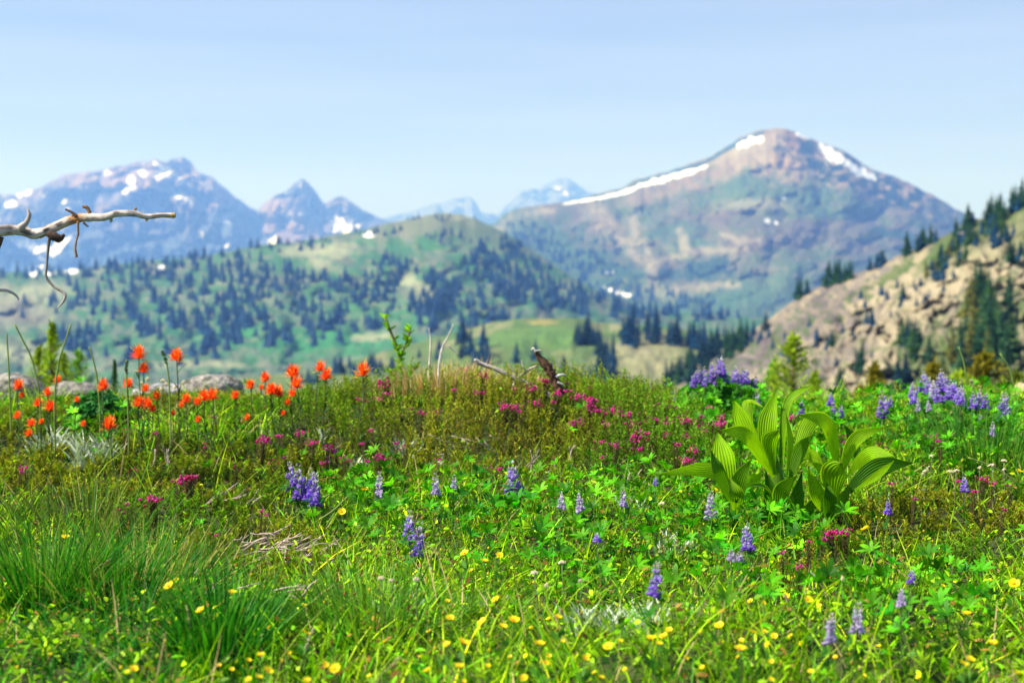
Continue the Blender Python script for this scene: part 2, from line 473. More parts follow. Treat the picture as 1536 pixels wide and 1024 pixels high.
def paint2(U, V, v):
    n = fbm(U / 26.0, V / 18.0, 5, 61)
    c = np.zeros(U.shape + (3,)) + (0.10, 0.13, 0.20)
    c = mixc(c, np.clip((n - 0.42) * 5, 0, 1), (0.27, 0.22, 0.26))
    c = mixc(c, np.clip((V - 335) / 60 + (n - .5) * 2, 0, 1) * 0.85, (0.03, 0.10, 0.16))  # deep blue haze painted into the colour of the lower flanks
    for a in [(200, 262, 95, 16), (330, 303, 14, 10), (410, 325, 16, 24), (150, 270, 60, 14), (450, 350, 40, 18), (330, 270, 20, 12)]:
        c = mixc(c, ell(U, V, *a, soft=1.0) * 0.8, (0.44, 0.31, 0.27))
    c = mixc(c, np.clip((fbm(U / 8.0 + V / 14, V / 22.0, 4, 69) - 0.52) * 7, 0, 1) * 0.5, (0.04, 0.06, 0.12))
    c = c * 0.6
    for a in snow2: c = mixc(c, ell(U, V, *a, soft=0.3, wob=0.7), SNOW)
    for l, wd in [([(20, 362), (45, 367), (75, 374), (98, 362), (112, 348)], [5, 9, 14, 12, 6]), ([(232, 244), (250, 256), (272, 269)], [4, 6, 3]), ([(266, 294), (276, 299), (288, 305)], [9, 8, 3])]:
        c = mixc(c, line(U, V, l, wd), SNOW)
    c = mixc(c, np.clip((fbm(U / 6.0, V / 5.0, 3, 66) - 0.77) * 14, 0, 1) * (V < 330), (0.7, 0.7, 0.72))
    return c
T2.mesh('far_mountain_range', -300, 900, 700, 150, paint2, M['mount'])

# the big rounded peak on the right
T3 = Terrain([(560, 372), (680, 350), (742, 334), (756, 321), (775, 313), (800, 309), (835, 305), (868, 299), (900, 290), (930, 284), (950, 272), (975, 264), (1000, 258), (1030, 248),
              (1052, 241), (1070, 233), (1088, 222), (1104, 211), (1120, 202), (1135, 197), (1150, 194), (1166, 193), (1180, 194), (1195, 198), (1210, 205), (1232, 214), (1255, 222),
              (1275, 232), (1293, 246), (1312, 256), (1340, 264), (1362, 274), (1385, 286), (1408, 297), (1430, 312), (1460, 326), (1520, 345), (1700, 400)],
             [(500, 560), (1800, 560)], [(500, 4300), (900, 4000), (1165, 4100), (1430, 4300), (1800, 4500)], [(500, 2150), (1800, 2150)], 170, 12, 80, jag=1.6, seed=23)
def paint3(U, V, v):
    n = fbm(U / 30.0, V / 16.0, 5, 71); n2 = fbm(U / 9.0, V / 6.0, 4, 75)
    c = np.zeros(U.shape + (3,)) + (0.135, 0.175, 0.105)
    c = mixc(c, np.clip((n - 0.5) * 5, 0, 1), (0.20, 0.185, 0.15))
    c = mixc(c, np.clip((0.45 - n) * 6, 0, 1), (0.10, 0.17, 0.09))
    c = mixc(c, np.clip((fbm(U / 50, V / 9, 4, 77) - 0.5) * 6, 0, 1) * 0.7, (0.22, 0.17, 0.17))
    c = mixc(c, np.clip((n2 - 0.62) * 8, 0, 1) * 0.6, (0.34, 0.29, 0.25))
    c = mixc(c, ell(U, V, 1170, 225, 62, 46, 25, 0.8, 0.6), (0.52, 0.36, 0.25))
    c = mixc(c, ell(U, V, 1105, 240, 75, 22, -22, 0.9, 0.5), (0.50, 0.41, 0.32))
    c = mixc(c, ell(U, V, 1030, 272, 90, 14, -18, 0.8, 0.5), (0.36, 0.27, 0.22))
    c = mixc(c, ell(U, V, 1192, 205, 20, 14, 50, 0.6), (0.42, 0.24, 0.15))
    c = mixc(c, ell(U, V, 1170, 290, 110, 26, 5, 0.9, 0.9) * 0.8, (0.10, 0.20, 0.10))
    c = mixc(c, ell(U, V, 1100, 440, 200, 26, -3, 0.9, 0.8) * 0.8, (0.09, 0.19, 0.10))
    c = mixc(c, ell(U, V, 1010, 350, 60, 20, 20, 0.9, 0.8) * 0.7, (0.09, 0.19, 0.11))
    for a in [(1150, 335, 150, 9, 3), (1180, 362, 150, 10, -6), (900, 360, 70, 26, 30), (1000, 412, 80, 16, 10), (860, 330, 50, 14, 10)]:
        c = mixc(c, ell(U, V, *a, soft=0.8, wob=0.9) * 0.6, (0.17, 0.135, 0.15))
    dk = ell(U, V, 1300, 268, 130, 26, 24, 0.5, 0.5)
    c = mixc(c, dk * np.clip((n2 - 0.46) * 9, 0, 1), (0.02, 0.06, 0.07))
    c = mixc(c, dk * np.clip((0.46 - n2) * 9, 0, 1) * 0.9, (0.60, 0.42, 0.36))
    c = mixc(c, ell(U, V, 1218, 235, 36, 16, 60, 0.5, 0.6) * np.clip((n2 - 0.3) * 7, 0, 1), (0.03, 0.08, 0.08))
    tan = (0.50, 0.42, 0.34)
    for l, wd in [([(893, 322), (905, 340), (930, 360), (948, 378), (975, 396), (1010, 385), (1050, 377), (1120, 372)], [16, 16, 12, 9, 8, 6, 6, 3]),
                  ([(950, 330), (955, 355), (975, 385)], [8, 12, 7]), ([(1020, 345), (1028, 370), (1035, 378)], [5, 9, 4]),
                  ([(748, 346), (762, 330), (792, 316), (830, 318)], [10, 16, 10, 3]),
                  ([(980, 395), (975, 415), (985, 430)], [6, 9, 4]), ([(940, 440), (975, 446), (1010, 440), (1050, 432), (1110, 428)], [6, 15, 12, 8, 3]),
                  ([(790, 390), (830, 410), (870, 430), (920, 450)], [3, 7, 7, 3]), ([(1080, 350), (1110, 362), (1140, 360)], [3, 6, 3])]:
        c = mixc(c, line(U, V, l, np.array(wd) * 1.5, 1.8, 1.3) * 0.72, tan)
    c = mixc(c, ell(U, V, 1130, 306, 50, 8, 0, .9) * .5, tan)
    for a in [(1060, 400, 40, 10, -10), (1050, 412, 60, 9, 0), (930, 405, 40, 9, 10), (1340, 350, 50, 8, 12)]:
        c = mixc(c, ell(U, V, *a, soft=0.6, wob=0.9), (0.04, 0.10, 0.09))
    c = mixc(c, ell(U, V, 840, 400, 140, 60, 28, 1.0, 0.8) * 0.9, (0.06, 0.14, 0.09))
    c = mixc(c, ell(U, V, 1010, 470, 200, 26, 0, 1.0, 0.8) * 0.7, (0.06, 0.16, 0.10))
    c = c * np.array([0.53, 0.55, 0.43])
    # dark tree line just above the crest snow, then the snow itself
    c = mixc(c, line(U, V, [(930, 290), (1000, 262), (1060, 243), (1110, 212), (1145, 198)], [3, 5, 5, 7, 4]), (0.04, 0.08, 0.08))
    for l, wd in [([(845, 306), (900, 297), (935, 289), (965, 277), (1000, 268), (1035, 258), (1062, 248)], [2, 3, 4, 6, 9, 7, 2]), ([(1110, 218), (1126, 212), (1142, 209)], [6, 11, 7]),
                  ([(1196, 201), (1212, 208)], [6, 5]), ([(1232, 219), (1244, 232), (1260, 241)], [8, 18, 12]), ([(1272, 246), (1288, 256), (1312, 268)], [9, 16, 8])]:
        c = mixc(c, line(U, V, l, wd, 0.7, 1.1), SNOW)
    for a in [(1151, 333, 5, 4), (1164, 333, 3, 2), (925, 436, 20, 3, 18), (915, 408, 7, 4), (1176, 297, 3, 2)]:
        c = mixc(c, ell(U, V, *a, soft=0.4, wob=0.4), SNOW)
    return c
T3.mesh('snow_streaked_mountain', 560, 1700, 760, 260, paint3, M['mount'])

# forested ridge in the middle distance
T4 = Terrain([(-300, 420), (-100, 414), (0, 409), (60, 407), (120, 403), (200, 394), (260, 388), (310, 383), (360, 373), (400, 366), (430, 364), (470, 360), (500, 352), (540, 346),
              (570, 338), (600, 331), (640, 323), (665, 320), (690, 321), (712, 328), (732, 338), (752, 346), (775, 360), (800, 376), (830, 397), (865, 420), (910, 444), (960, 460), (1000, 468), (1100, 474), (1250, 485), (1800, 520)],
             [(-300, 700), (1800, 700)], [(-300, 1900), (500, 1950), (700, 2000), (900, 1700), (1800, 1600)], [(-300, 640), (1800, 640)], 110, 5, 80, p=0.8, jag=1.6, seed=37)
def paint4(U, V, v):
    n = fbm(U / 34.0, V / 15.0, 5, 81); n2 = fbm(U / 10.0, V / 6.0, 3, 85)
    c = np.zeros(U.shape + (3,)) + (0.08, 0.20, 0.09)
    c = mixc(c, np.clip((n - 0.52) * 6, 0, 1), (0.17, 0.20, 0.15))
    c = mixc(c, np.clip((0.45 - n) * 6, 0, 1), (0.06, 0.18, 0.07))
    c = mixc(c, np.clip((n2 - 0.60) * 7, 0, 1) * 0.8, (0.27, 0.23, 0.20))
    c = mixc(c, ell(U, V, 450, 510, 170, 20, 3, 0.9, 0.6), (0.06, 0.25, 0.09))
    c = mixc(c, ell(U, V, 560, 470, 110, 22, 3, 0.9, 0.6) * .6, (0.08, 0.24, 0.09))
    c = mixc(c, ell(U, V, 650, 336, 90, 18, -5, 0.9, 0.7) * 0.8, (0.32, 0.26, 0.20))
    c = mixc(c, ell(U, V, 725, 352, 60, 16, 20, 0.9, 0.9) * 0.8, (0.17, 0.20, 0.13))
    tan = (0.50, 0.42, 0.30)
    for a in [(480, 371, 55, 6, -2), (455, 380, 30, 8), (500, 380, 28, 9), (690, 324, 24, 5), (25, 460, 50, 26, 5), (60, 435, 50, 10), (560, 505, 30, 5, -4), (310, 546, 70, 6), (610, 420, 24, 10, 30),
              (640, 438, 14, 14), (30, 530, 70, 16), (480, 395, 18, 8)]:
        c = mixc(c, ell(U, V, *a, soft=0.8, wob=0.8) * 0.85, tan)
    c = mixc(c, ell(U, V, 25, 470, 45, 18, 5, 0.9, 0.8), (0.33, 0.24, 0.22))
    c = mixc(c, np.clip((fbm(U / 16, V / 7, 4, 89) - 0.54) * 7, 0, 1) * 0.6, (0.30, 0.25, 0.20))
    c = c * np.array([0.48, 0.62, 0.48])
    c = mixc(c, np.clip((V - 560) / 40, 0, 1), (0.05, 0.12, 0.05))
    for a in [(50, 410, 6, 5), (75, 409, 9, 4), (108, 407, 9, 4), (243, 401, 5, 3), (553, 352, 8, 4), (270, 400, 7, 2)]:
        c = mixc(c, ell(U, V, *a, soft=0.4, wob=0.3), SNOW)
    return c
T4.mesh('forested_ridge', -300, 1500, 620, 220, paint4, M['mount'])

# green meadow spur below the ridge
T5 = Terrain([(300, 575), (420, 560), (500, 548), (560, 532), (620, 515), (670, 502), (705, 492), (740, 483), (780, 478), (830, 477), (860, 477), (900, 484), (960, 488), (1010, 492), (1080, 500), (1160, 515), (1250, 540), (1500, 600)],
             [(300, 780), (1500, 780)], [(300, 620), (800, 640), (1500, 560)], [(300, 230), (1500, 230)], 40, 3, 60, p=0.8, jag=1.2, seed=47, ridged=False)
def paint5(U, V, v):
    n = fbm(U / 30.0, V / 14.0, 5, 91)
    c = np.zeros(U.shape + (3,)) + (0.14, 0.20, 0.06)
    c = mixc(c, np.clip((n - 0.52) * 6, 0, 1) * 0.8, (0.26, 0.24, 0.12))
    c = mixc(c, np.clip((0.45 - n) * 6, 0, 1), (0.09, 0.18, 0.05))
    c = mixc(c, ell(U, V, 800, 505, 80, 20, 0, 0.8, 0.5) * .8, (0.13, 0.25, 0.06))
    c = mixc(c, ell(U, V, 815, 483, 20, 4), (0.35, 0.30, 0.10))
    for a in [(925, 488, 10, 10), (970, 545, 60, 26, -10), (720, 500, 40, 4, -18), (950, 520, 40, 14)]: c = mixc(c, ell(U, V, *a, soft=0.8, wob=0.8) * 0.75, (0.38, 0.33, 0.20))
    return c * np.array([.62, .68, .6])
T5.mesh('meadow_spur', 300, 1500, 420, 130, paint5, M['near'])

# steep scree slope on the right
T6 = Terrain([(820, 640), (900, 612), (940, 600), (985, 580), (1020, 556), (1060, 536), (1100, 516), (1135, 492), (1170, 466), (1205, 440), (1240, 424), (1280, 412), (1320, 398), (1345, 385), (1380, 372),
              (1420, 352), (1450, 334), (1480, 326), (1510, 312), (1536, 298), (1600, 262), (1800, 190), (2100, 120)],
             [(820, 860), (2100, 860)], [(820, 420), (1100, 380), (1500, 300), (2100, 240)], [(820, 110), (2100, 80)], 26, 2.6, 55, p=0.75, jag=2.0, seed=57, skirt=14)
def paint6(U, V, v):
    n = fbm(U / 22.0 + V / 30.0, V / 12.0, 5, 101); n2 = fbm(U / 7.0, V / 6.0, 4, 105)
    c = np.zeros(U.shape + (3,)) + (0.40, 0.33, 0.23)
    c = mixc(c, np.clip((n2 - 0.48) * 6, 0, 1) * 0.8, (0.26, 0.24, 0.24))
    c = mixc(c, np.clip((0.42 - n2) * 7, 0, 1) * 0.8, (0.54, 0.46, 0.32))
    n3 = fbm(U / 2.6, V / 3.4, 3, 111)
    c = mixc(c, np.clip((n3 - 0.58) * 8, 0, 1) * 0.5, (0.17, 0.13, 0.13))
    for a in [(1235, 470, 80, 32, -28), (1150, 520, 60, 22, -38), (1300, 470, 40, 14, -30), (1260, 540, 90, 22, -25), (1080, 560, 80, 20, -30)]:
        c = mixc(c, ell(U, V, *a, soft=0.7, wob=0.8) * (0.45 + 0.5 * (n > 0.48)), (0.19, 0.155, 0.18))
    for a in [(1330, 430, 70, 16, -32), (1440, 400, 60, 22, -30), (1370, 480, 80, 16, -40), (1500, 420, 30, 20), (1290, 560, 60, 20, -30)]:
        c = mixc(c, ell(U, V, *a, soft=0.7, wob=0.7) * 0.9, (0.52, 0.43, 0.30))
    for a in [(1500, 345, 90, 34, -25), (1420, 370, 60, 16, -35), (1340, 410, 40, 9, -32), (1400, 400, 22, 14), (1480, 350, 50, 14, -25), (1530, 570, 60, 40), (1500, 480, 60, 40), (1420, 540, 70, 40), (1350, 600, 60, 30)]:
        c = mixc(c, ell(U, V, *a, soft=0.6, wob=0.9) * 0.8, (0.09, 0.16, 0.03))
    for a in [(1468, 315, 10, 6, -20), (1452, 345, 16, 7, -25), (1380, 385, 14, 6, -40)]: c = mixc(c, ell(U, V, *a), (0.5, 0.42, 0.26))
    c = mixc(c, np.clip((n2 - 0.60) * 9, 0, 1) * (v > 0.03) * 0.8, (0.10, 0.17, 0.04))
    c = mixc(c, np.clip((n - 0.62) * 9, 0, 1) * (v > 0.05) * 0.8, (0.13, 0.17, 0.06))
    c = mixc(c, np.clip((1120 - U) / 60, 0, 1) * np.clip((fbm(U / 14., V / 10., 3, 7) - .38) * 6, 0, 1) * .8, (0.07, 0.13, 0.06))
    c = mixc(c, ell(U, V, 1400, 430, 160, 26, -32, 0.9, 0.5) * 0.5, (0.56, 0.47, 0.32))
    return c * np.array([0.58, 0.59, 0.56])
T6.mesh('scree_slope', 820, 2100, 640, 220, paint6, M['near'])

# ------------------------------------------------------------------ conifers
def crown_geo(g, lev, nb, R, col, spray=2, rnd=None, droop=0.5, fat=0.34):
    col = np.asarray(col, float)
    for k in range(lev):
        t = (k + 0.35 * random.random()) / lev
        z = 0.08 + 0.9 * t
        r = R * (1 - t) ** 0.85 * (0.72 + 0.5 * random.random()) + 0.012
        a = RNG.random(nb) * 6.283
        rr = r * (0.6 + 0.6 * RNG.random(nb))
        d = np.stack([np.cos(a), np.sin(a), 0.15 + 0.5 * t + 0 * a], -1)
        b = np.zeros((nb, 3)); b[:, 2] = -droop * (0.7 + 0.6 * RNG.random(nb))
        base = np.array([0, 0, z]) + RNG.normal(size=(nb, 3)) * [0.004, 0.004, 0.01]
        side = np.stack([-np.sin(a), np.cos(a), RNG.normal(size=nb) * 0.5], -1)
        cc = col * (0.65 + 0.7 * RNG.random((nb, 1)))
        strips(g, base, d, rr, rr * fat * 1.6, [0.25, 1.0, 0.8, 0.06], b, side, cc, tip=cc * 1.35)
        for s_ in range(spray):
            tt = 0.35 + 0.5 * RNG.random(nb)
            pb = base + nrm(d) * (rr * tt)[:, None] + b * (rr * tt ** 2)[:, None]
            d2 = np.stack([np.cos(a + (1.1 if s_ % 2 else -1.1)), np.sin(a + (1.1 if s_ % 2 else -1.1)), -0.25 + 0.4 * RNG.random(nb)], -1)
            strips(g, pb, d2, rr * 0.5, rr * 0.3, [0.5, 1.0, 0.1], None, None, cc, tip=cc * 1.3)

def core(g, R, col, z0=0.08):
    # dense inner foliage: an uneven cone
    n = 9; lv = 7
    for k in range(lv):
        za = z0 + (0.98 - z0) * k / lv; zb = z0 + (0.98 - z0) * (k + 1.25) / lv
        ra = R * (1 - k / lv) * 0.85; rb = R * max(1 - (k + 1.2) / lv, 0) * 0.5
        a = np.arange(n) * 6.283 / n + random.random()
        jr = 0.7 + 0.5 * RNG.random(n)
        lo = np.stack([np.cos(a) * ra * jr, np.sin(a) * ra * jr, za - 0.02 * jr], -1)
        hi = np.stack([np.cos(a) * rb, np.sin(a) * rb, min(zb, 0.99) + 0 * a], -1)
        j = np.arange(n); j2 = (j + 1) % n
        g.add(np.concatenate([lo, hi]), np.stack([j, j2, n + j2, n + j], -1), col=np.asarray(col) * random.uniform(0.7, 1.2))

def conifer(name, lev, nb, R, col, spray):
    root = empty(name, (0, 0, 0))
    g = Geo(); tube(g, [(0, 0, -0.05), (0, 0, 0.5), (0, 0, 0.97)], [0.016, 0.010, 0.002], 6, (0.10, 0.075, 0.05))
    g.build('trunk', M['bark'], root)
    g = Geo(); crown_geo(g, lev, nb, R, col, spray); core(g, R * 0.62, col)
    strips(g, np.array([[0, 0, 0.93]] * 4), np.array([[0, 0, 1.0]] * 4) + RNG.normal(size=(4, 3)) * 0.1, 0.08, 0.012, [0.6, 1, 0.1], col=col)
    g.build('crown', M['conif'], root)
    return root

GREENS = dict(dark=(0.020, 0.080, 0.024), blue=(0.008, 0.040, 0.055), mid=(0.045, 0.115, 0.020), olive=(0.13, 0.135, 0.010), far=(0.004, 0.048, 0.115))  # far: the blue of the haze is put into the needle colour
protos = {}
def proto(kind, v, fine):
    k = (kind, v, fine)
    if k not in protos:
        R = [0.15, 0.19, 0.24][v % 3]
        if fine: protos[k] = conifer('conifer', 15, 8, R, GREENS[kind], 2)
        else:
            g = Geo(); tube(g, [(0, 0, -0.05), (0, 0, 0.97)], [0.014, 0.002], 5, (0.05, 0.05, 0.04))
            crown_geo(g, 9, 6, R, GREENS[kind], 0, fat=0.5); core(g, R * 0.9, GREENS[kind], 0.04)
            protos[k] = g.build('conifer', M['conif'])
        protos[k]['_p'] = 1
    return protos[k]

trees = []      # (terrain name, px, base py, height px, kind, fine)
def cluster(tn, cx, cy, rx, ry, n, h, kinds, fine, slope=0.0):
    for _ in range(n):
        a = random.random() * 6.283; r = math.sqrt(random.random())
        dx = math.cos(a) * r * rx
        trees.append((tn, cx + dx, cy + math.sin(a) * r * ry + slope * dx, (1.12 if tn == 'ridge' else 0.9) * h * random.uniform(0.6, 1.2), random.choice(kinds), fine))
for a in [(800, 375, 50, 30, 60, 14), (860, 412, 70, 34, 80, 15), (930, 440, 60, 16, 40, 15), (1010, 455, 70, 12, 30, 15), (900, 370, 40, 20, 14, 11), (1060, 405, 50, 10, 16, 11), (780, 345, 30, 10, 12, 11), (1330, 300, 60, 20, 20, 11), (1230, 255, 20, 20, 10, 9)]:
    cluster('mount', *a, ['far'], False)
TT = {'ridge': T4, 'spur': T5, 'slope': T6, 'mount': T3}
for a in [(60, 413, 90, 8, 22, 15), (200, 404, 80, 10, 30, 17), (320, 394, 80, 10, 32, 17), (425, 373, 60, 9, 16, 14), (300, 434, 140, 22, 70, 19), (150, 446, 80, 30, 30, 19), (420, 434, 80, 28, 45, 19),
          (340, 476, 60, 26, 46, 23), (225, 484, 55, 28, 36, 25), (120, 510, 36, 20, 16, 26), (330, 520, 40, 14, 20, 27), (482, 484, 38, 20, 26, 24), (540, 438, 60, 22, 36, 20), (590, 396, 36, 9, 16, 16),
          (620, 415, 40, 12, 16, 17), (655, 437, 36, 16, 26, 19), (640, 476, 32, 24, 34, 23), (690, 456, 50, 18, 32, 20), (725, 400, 30, 26, 44, 18), (765, 385, 26, 18, 24, 16), (790, 436, 55, 22, 56, 20),
          (842, 456, 50, 12, 36, 20), (720, 486, 60, 13, 26, 23), (662, 356, 30, 5, 12, 13), (545, 488, 24, 12, 9, 22), (395, 506, 20, 18, 12, 24), (470, 512, 50, 8, 10, 22), (56, 470, 40, 18, 7, 20),
          (570, 350, 50, 5, 12, 11), (780, 378, 34, 12, 12, 14, 0.72), (840, 420, 44, 14, 14, 15, 0.68), (900, 452, 50, 8, 16, 16, 0.35), (760, 420, 60, 26, 40, 17), (380, 420, 160, 20, 40, 13), (600, 440, 120, 40, 50, 13), (240, 460, 160, 40, 50, 14), (700, 370, 50, 12, 14, 12), (440, 470, 160, 30, 40, 14), (470, 363, 40, 4, 9, 10), (655, 328, 60, 4, 12, 9), (940, 470, 70, 8, 26, 22), (1060, 478, 60, 5, 20, 20), (250, 415, 180, 10, 30, 15), (250, 540, 120, 10, 14, 26), (500, 460, 60, 14, 10, 20), (570, 455, 60, 20, 10, 18)]:
    cluster('ridge', *a[:4], int(a[4] * 0.75 + 0.5), a[5], ['far'], False, a[6] if len(a) > 6 else 0)
for a in [(708, 525, 26, 20, 11, 44), (722, 552, 18, 10, 5, 44), (545, 560, 45, 8, 16, 30), (640, 530, 30, 8, 4, 24), (776, 545, 3, 3, 1, 36), (806, 543, 4, 3, 2, 34), (880, 512, 18, 12, 9, 42), (908, 556, 16, 28, 15, 46), (886, 590, 14, 14, 7, 44),
          (958, 510, 30, 12, 17, 50), (1012, 512, 10, 10, 5, 44), (1045, 520, 28, 12, 10, 46), (470, 572, 30, 5, 6, 28), (846, 562, 6, 4, 3, 32), (610, 575, 26, 8, 6, 28), (560, 585, 60, 5, 8, 30), (1090, 530, 30, 8, 7, 44)]:
    cluster('spur', *a, ['far', 'blue'], True)
S = [(1060, 548, 70, 10, 30, 46, ['blue', 'dark'], True, -0.5), (1020, 575, 40, 12, 14, 46, ['blue', 'dark'], True, -0.4), (1120, 515, 30, 6, 12, 44, ['dark', 'blue'], True, -0.7),
     (1200, 448, 14, 4, 6, 36, ['dark'], True, -0.6), (1262, 421, 30, 4, 13, 42, ['dark'], True, -0.35), (1318, 401, 18, 3, 6, 28, ['dark', 'mid'], True, -0.5), (1359, 384, 2, 1, 1, 42, ['dark'], True, 0),
     (1395, 368, 22, 3, 7, 34, ['dark'], True, -0.5), (1450, 345, 20, 6, 8, 44, ['dark'], True, -0.5), (1505, 325, 34, 6, 13, 44, ['dark'], True, -0.5),
     (1470, 372, 60, 14, 14, 30, ['mid', 'mid', 'olive'], True, -0.4), (1480, 352, 44, 12, 22, 32, ['mid', 'mid', 'dark'], True, -0.5), (1440, 375, 30, 10, 10, 28, ['mid', 'olive'], True, -0.4), (1330, 440, 50, 16, 6, 18, ['mid'], True, -0.5), (1180, 500, 50, 14, 6, 20, ['dark', 'mid'], True, -.5), (1300, 520, 70, 40, 9, 16, ['mid', 'dark'], True, -.3), (1400, 440, 60, 20, 8, 18, ['mid'], True, -.3), (1412, 408, 28, 12, 15, 36, ['mid', 'dark', 'olive'], True, -0.3), (1528, 390, 14, 16, 6, 38, ['dark', 'mid'], True, 0),
     (1355, 454, 5, 4, 2, 30, ['olive', 'mid'], True, 0), (1388, 458, 7, 3, 3, 14, ['mid'], True, 0), (1303, 490, 8, 5, 3, 28, ['mid', 'dark'], True, 0), (1222, 515, 8, 5, 3, 26, ['dark'], True, 0),
     (1245, 518, 8, 5, 3, 30, ['dark'], True, 0), (1290, 448, 5, 3, 2, 16, ['mid'], True, 0), (1490, 470, 44, 26, 22, 70, ['dark', 'dark', 'olive', 'mid'], True, 0), (1480, 540, 56, 26, 20, 80, ['olive', 'dark', 'mid'], True, 0),
     (1372, 530, 26, 14, 9, 50, ['dark', 'blue', 'mid'], True, 0), (1290, 560, 6, 6, 2, 56, ['dark'], True, 0), (1352, 590, 14, 12, 4, 64, ['dark', 'blue'], True, 0), (1415, 590, 20, 12, 6, 66, ['olive', 'dark'], True, 0),
     (1262, 600, 4, 4, 2, 60, ['dark'], True, 0), (1325, 640, 30, 8, 5, 70, ['olive'], True, 0), (1420, 640, 30, 8, 4, 66, ['olive', 'mid'], True, 0), (1510, 620, 30, 12, 4, 60, ['olive', 'mid'], True, 0), (1180, 540, 14, 6, 3, 24, ['dark'], True, 0)]
for a in S: cluster('slope', *a)
trees.append(('slope', 1534, 312, 48, 'dark', True)); trees.append(('slope', 1516, 318, 40, 'dark', True))
# the ~290 trees that show largest stand alone, the rest of the ridge wood is one mass
trees.sort(key=lambda a: -a[3] - (30 if a[0] in ('spur', 'slope') else 0) + (60 if a[0] == 'mount' else 0))
NIND = 288
LBL = {'slope': [('dark spired conifer', ['dark', 'blue']), ('olive green conifer', ['olive']), ('mid green conifer', ['mid'])]}
keep = trees[:NIND]; rest = trees[NIND:]
cnt = {}
for tn, px, py, hp, kind, fine in sorted(keep, key=lambda a: a[1]):
    T = TT[tn]
    P = T.on(px, max(py, float(T.crest(np.array([px]))[0]) + 1))
    H = hp / F * P[1]
    p = proto(kind, random.randrange(3), fine)
    o = p if '_p' in p and p.get('_used') is None else copy_tree(p)
    if o is p: p['_used'] = 1
    for k in ('_p', '_used'):
        if o is not p and k in o: del o[k]
    o.location = tuple(P - np.array([0, 0, 0.03 * H]))
    ww = H * random.uniform(0.9, 1.25) * (1.45 if tn == 'ridge' else 1.05)
    o.scale = (ww, ww, H); o.rotation_euler = (random.uniform(-.04, .04), random.uniform(-.04, .04), random.random() * 6.28)
    lk = {'dark': 'dark green', 'blue': 'blue-green', 'mid': 'mid green', 'olive': 'olive green', 'far': 'hazy blue'}[kind]
    if tn == 'ridge':
        band = 'left' if px < 300 else 'middle' if px < 560 else 'right'
        tag(o, f'small hazy blue conifer in the wood on the {band} of the forested ridge', 'tree', f'small conifers on the {band} part of the forested ridge')
    elif tn == 'spur':
        k = (tn, kind); cnt[k] = cnt.get(k, 0) + 1
        tag(o, f'{lk} conifer on the green meadow spur, {ordw(cnt[k])} of that colour from the left', 'tree', 'conifers on the meadow spur')
    else:
        zone = 'low on the shaded left foot of the scree slope' if px < 1160 else ('along the skyline of the scree slope' if py < float(T.crest(np.array([px]))[0]) + 28 else 'on the face of the scree slope')
        k = (zone, kind); cnt[k] = cnt.get(k, 0) + 1
        zs = {'low': 'at the scree slope foot', 'alo': 'on the scree slope skyline', 'on ': 'on the scree slope face'}[zone[:3]]
        tag(o, f'{lk} conifer {zs}, {ordw(cnt[k])} such from the left', 'tree', 'conifers on the scree slope')
for p in protos.values():
    if p.get('_used') is None:
        for ch in list(p.children): bpy.data.objects.remove(ch)
        bpy.data.objects.remove(p)
    else:
        for k in ('_p', '_used'):
            if k in p: del p[k]
g = Geo()
src = []
for i in range(5):
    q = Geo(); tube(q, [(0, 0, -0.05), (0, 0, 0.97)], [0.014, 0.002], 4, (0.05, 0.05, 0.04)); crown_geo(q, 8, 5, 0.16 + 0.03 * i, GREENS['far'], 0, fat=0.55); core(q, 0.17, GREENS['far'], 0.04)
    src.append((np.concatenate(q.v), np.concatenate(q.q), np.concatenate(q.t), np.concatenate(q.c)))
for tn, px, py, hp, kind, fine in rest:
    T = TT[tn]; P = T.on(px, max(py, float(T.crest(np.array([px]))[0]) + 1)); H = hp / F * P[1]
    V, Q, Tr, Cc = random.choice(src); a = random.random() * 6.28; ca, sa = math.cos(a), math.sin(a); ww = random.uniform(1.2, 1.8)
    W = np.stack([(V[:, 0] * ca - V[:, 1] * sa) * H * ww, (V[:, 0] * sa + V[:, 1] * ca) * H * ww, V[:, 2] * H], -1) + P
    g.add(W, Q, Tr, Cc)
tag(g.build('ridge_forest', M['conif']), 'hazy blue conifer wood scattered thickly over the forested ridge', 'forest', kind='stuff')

# ------------------------------------------------------------------ the air
me = bpy.data.meshes.new('haze')
x0, x1, y0, y1, z0, z1 = -9800, 9800, -600, 15800, -260, 1120
vs = [(x, y, z) for x in (x0, x1) for y in (y0, y1) for z in (z0, z1)]
me.from_pydata(vs, [], [(0, 1, 3, 2), (4, 6, 7, 5), (0, 4, 5, 1), (2, 3, 7, 6), (0, 2, 6, 4), (1, 5, 7, 3)])
hz = bpy.data.objects.new('haze', me); C.objects.link(hz)
tag(hz, 'thin blue summer haze lying over the valleys and far mountains', 'haze', kind='stuff')
m, n, l, o = mat_new('haze_air')
v = n.new('ShaderNodeVolumePrincipled')
v.inputs['Color'].default_value = (0.17, 0.36, 1.0, 1)
v.inputs['Absorption Color'].default_value = (1, 1, 1, 1)
v.inputs['Density'].default_value = 1.75e-4
v.inputs['Anisotropy'].default_value = 0.1
l.new(v.outputs['Volume'], o.inputs['Volume'])
me.materials.append(m)
# ------------------------------------------------------------------ ground cover of the meadow
def scatter(n, y0=1.55, y1=6.6, pad=0.95):
    """random points on the ground in view, with the pixel each ground point projects to"""
    Y = np.sqrt(RNG.random(n) * (y1 ** 2 - y0 ** 2) + y0 ** 2)
    x = (RNG.random(n) * 2 - 1) * (0.34 * Y + pad)
    z = G(x, Y)
    P = np.stack([x, Y, z], -1)
    u, v = PX(P)
    return P, u, v

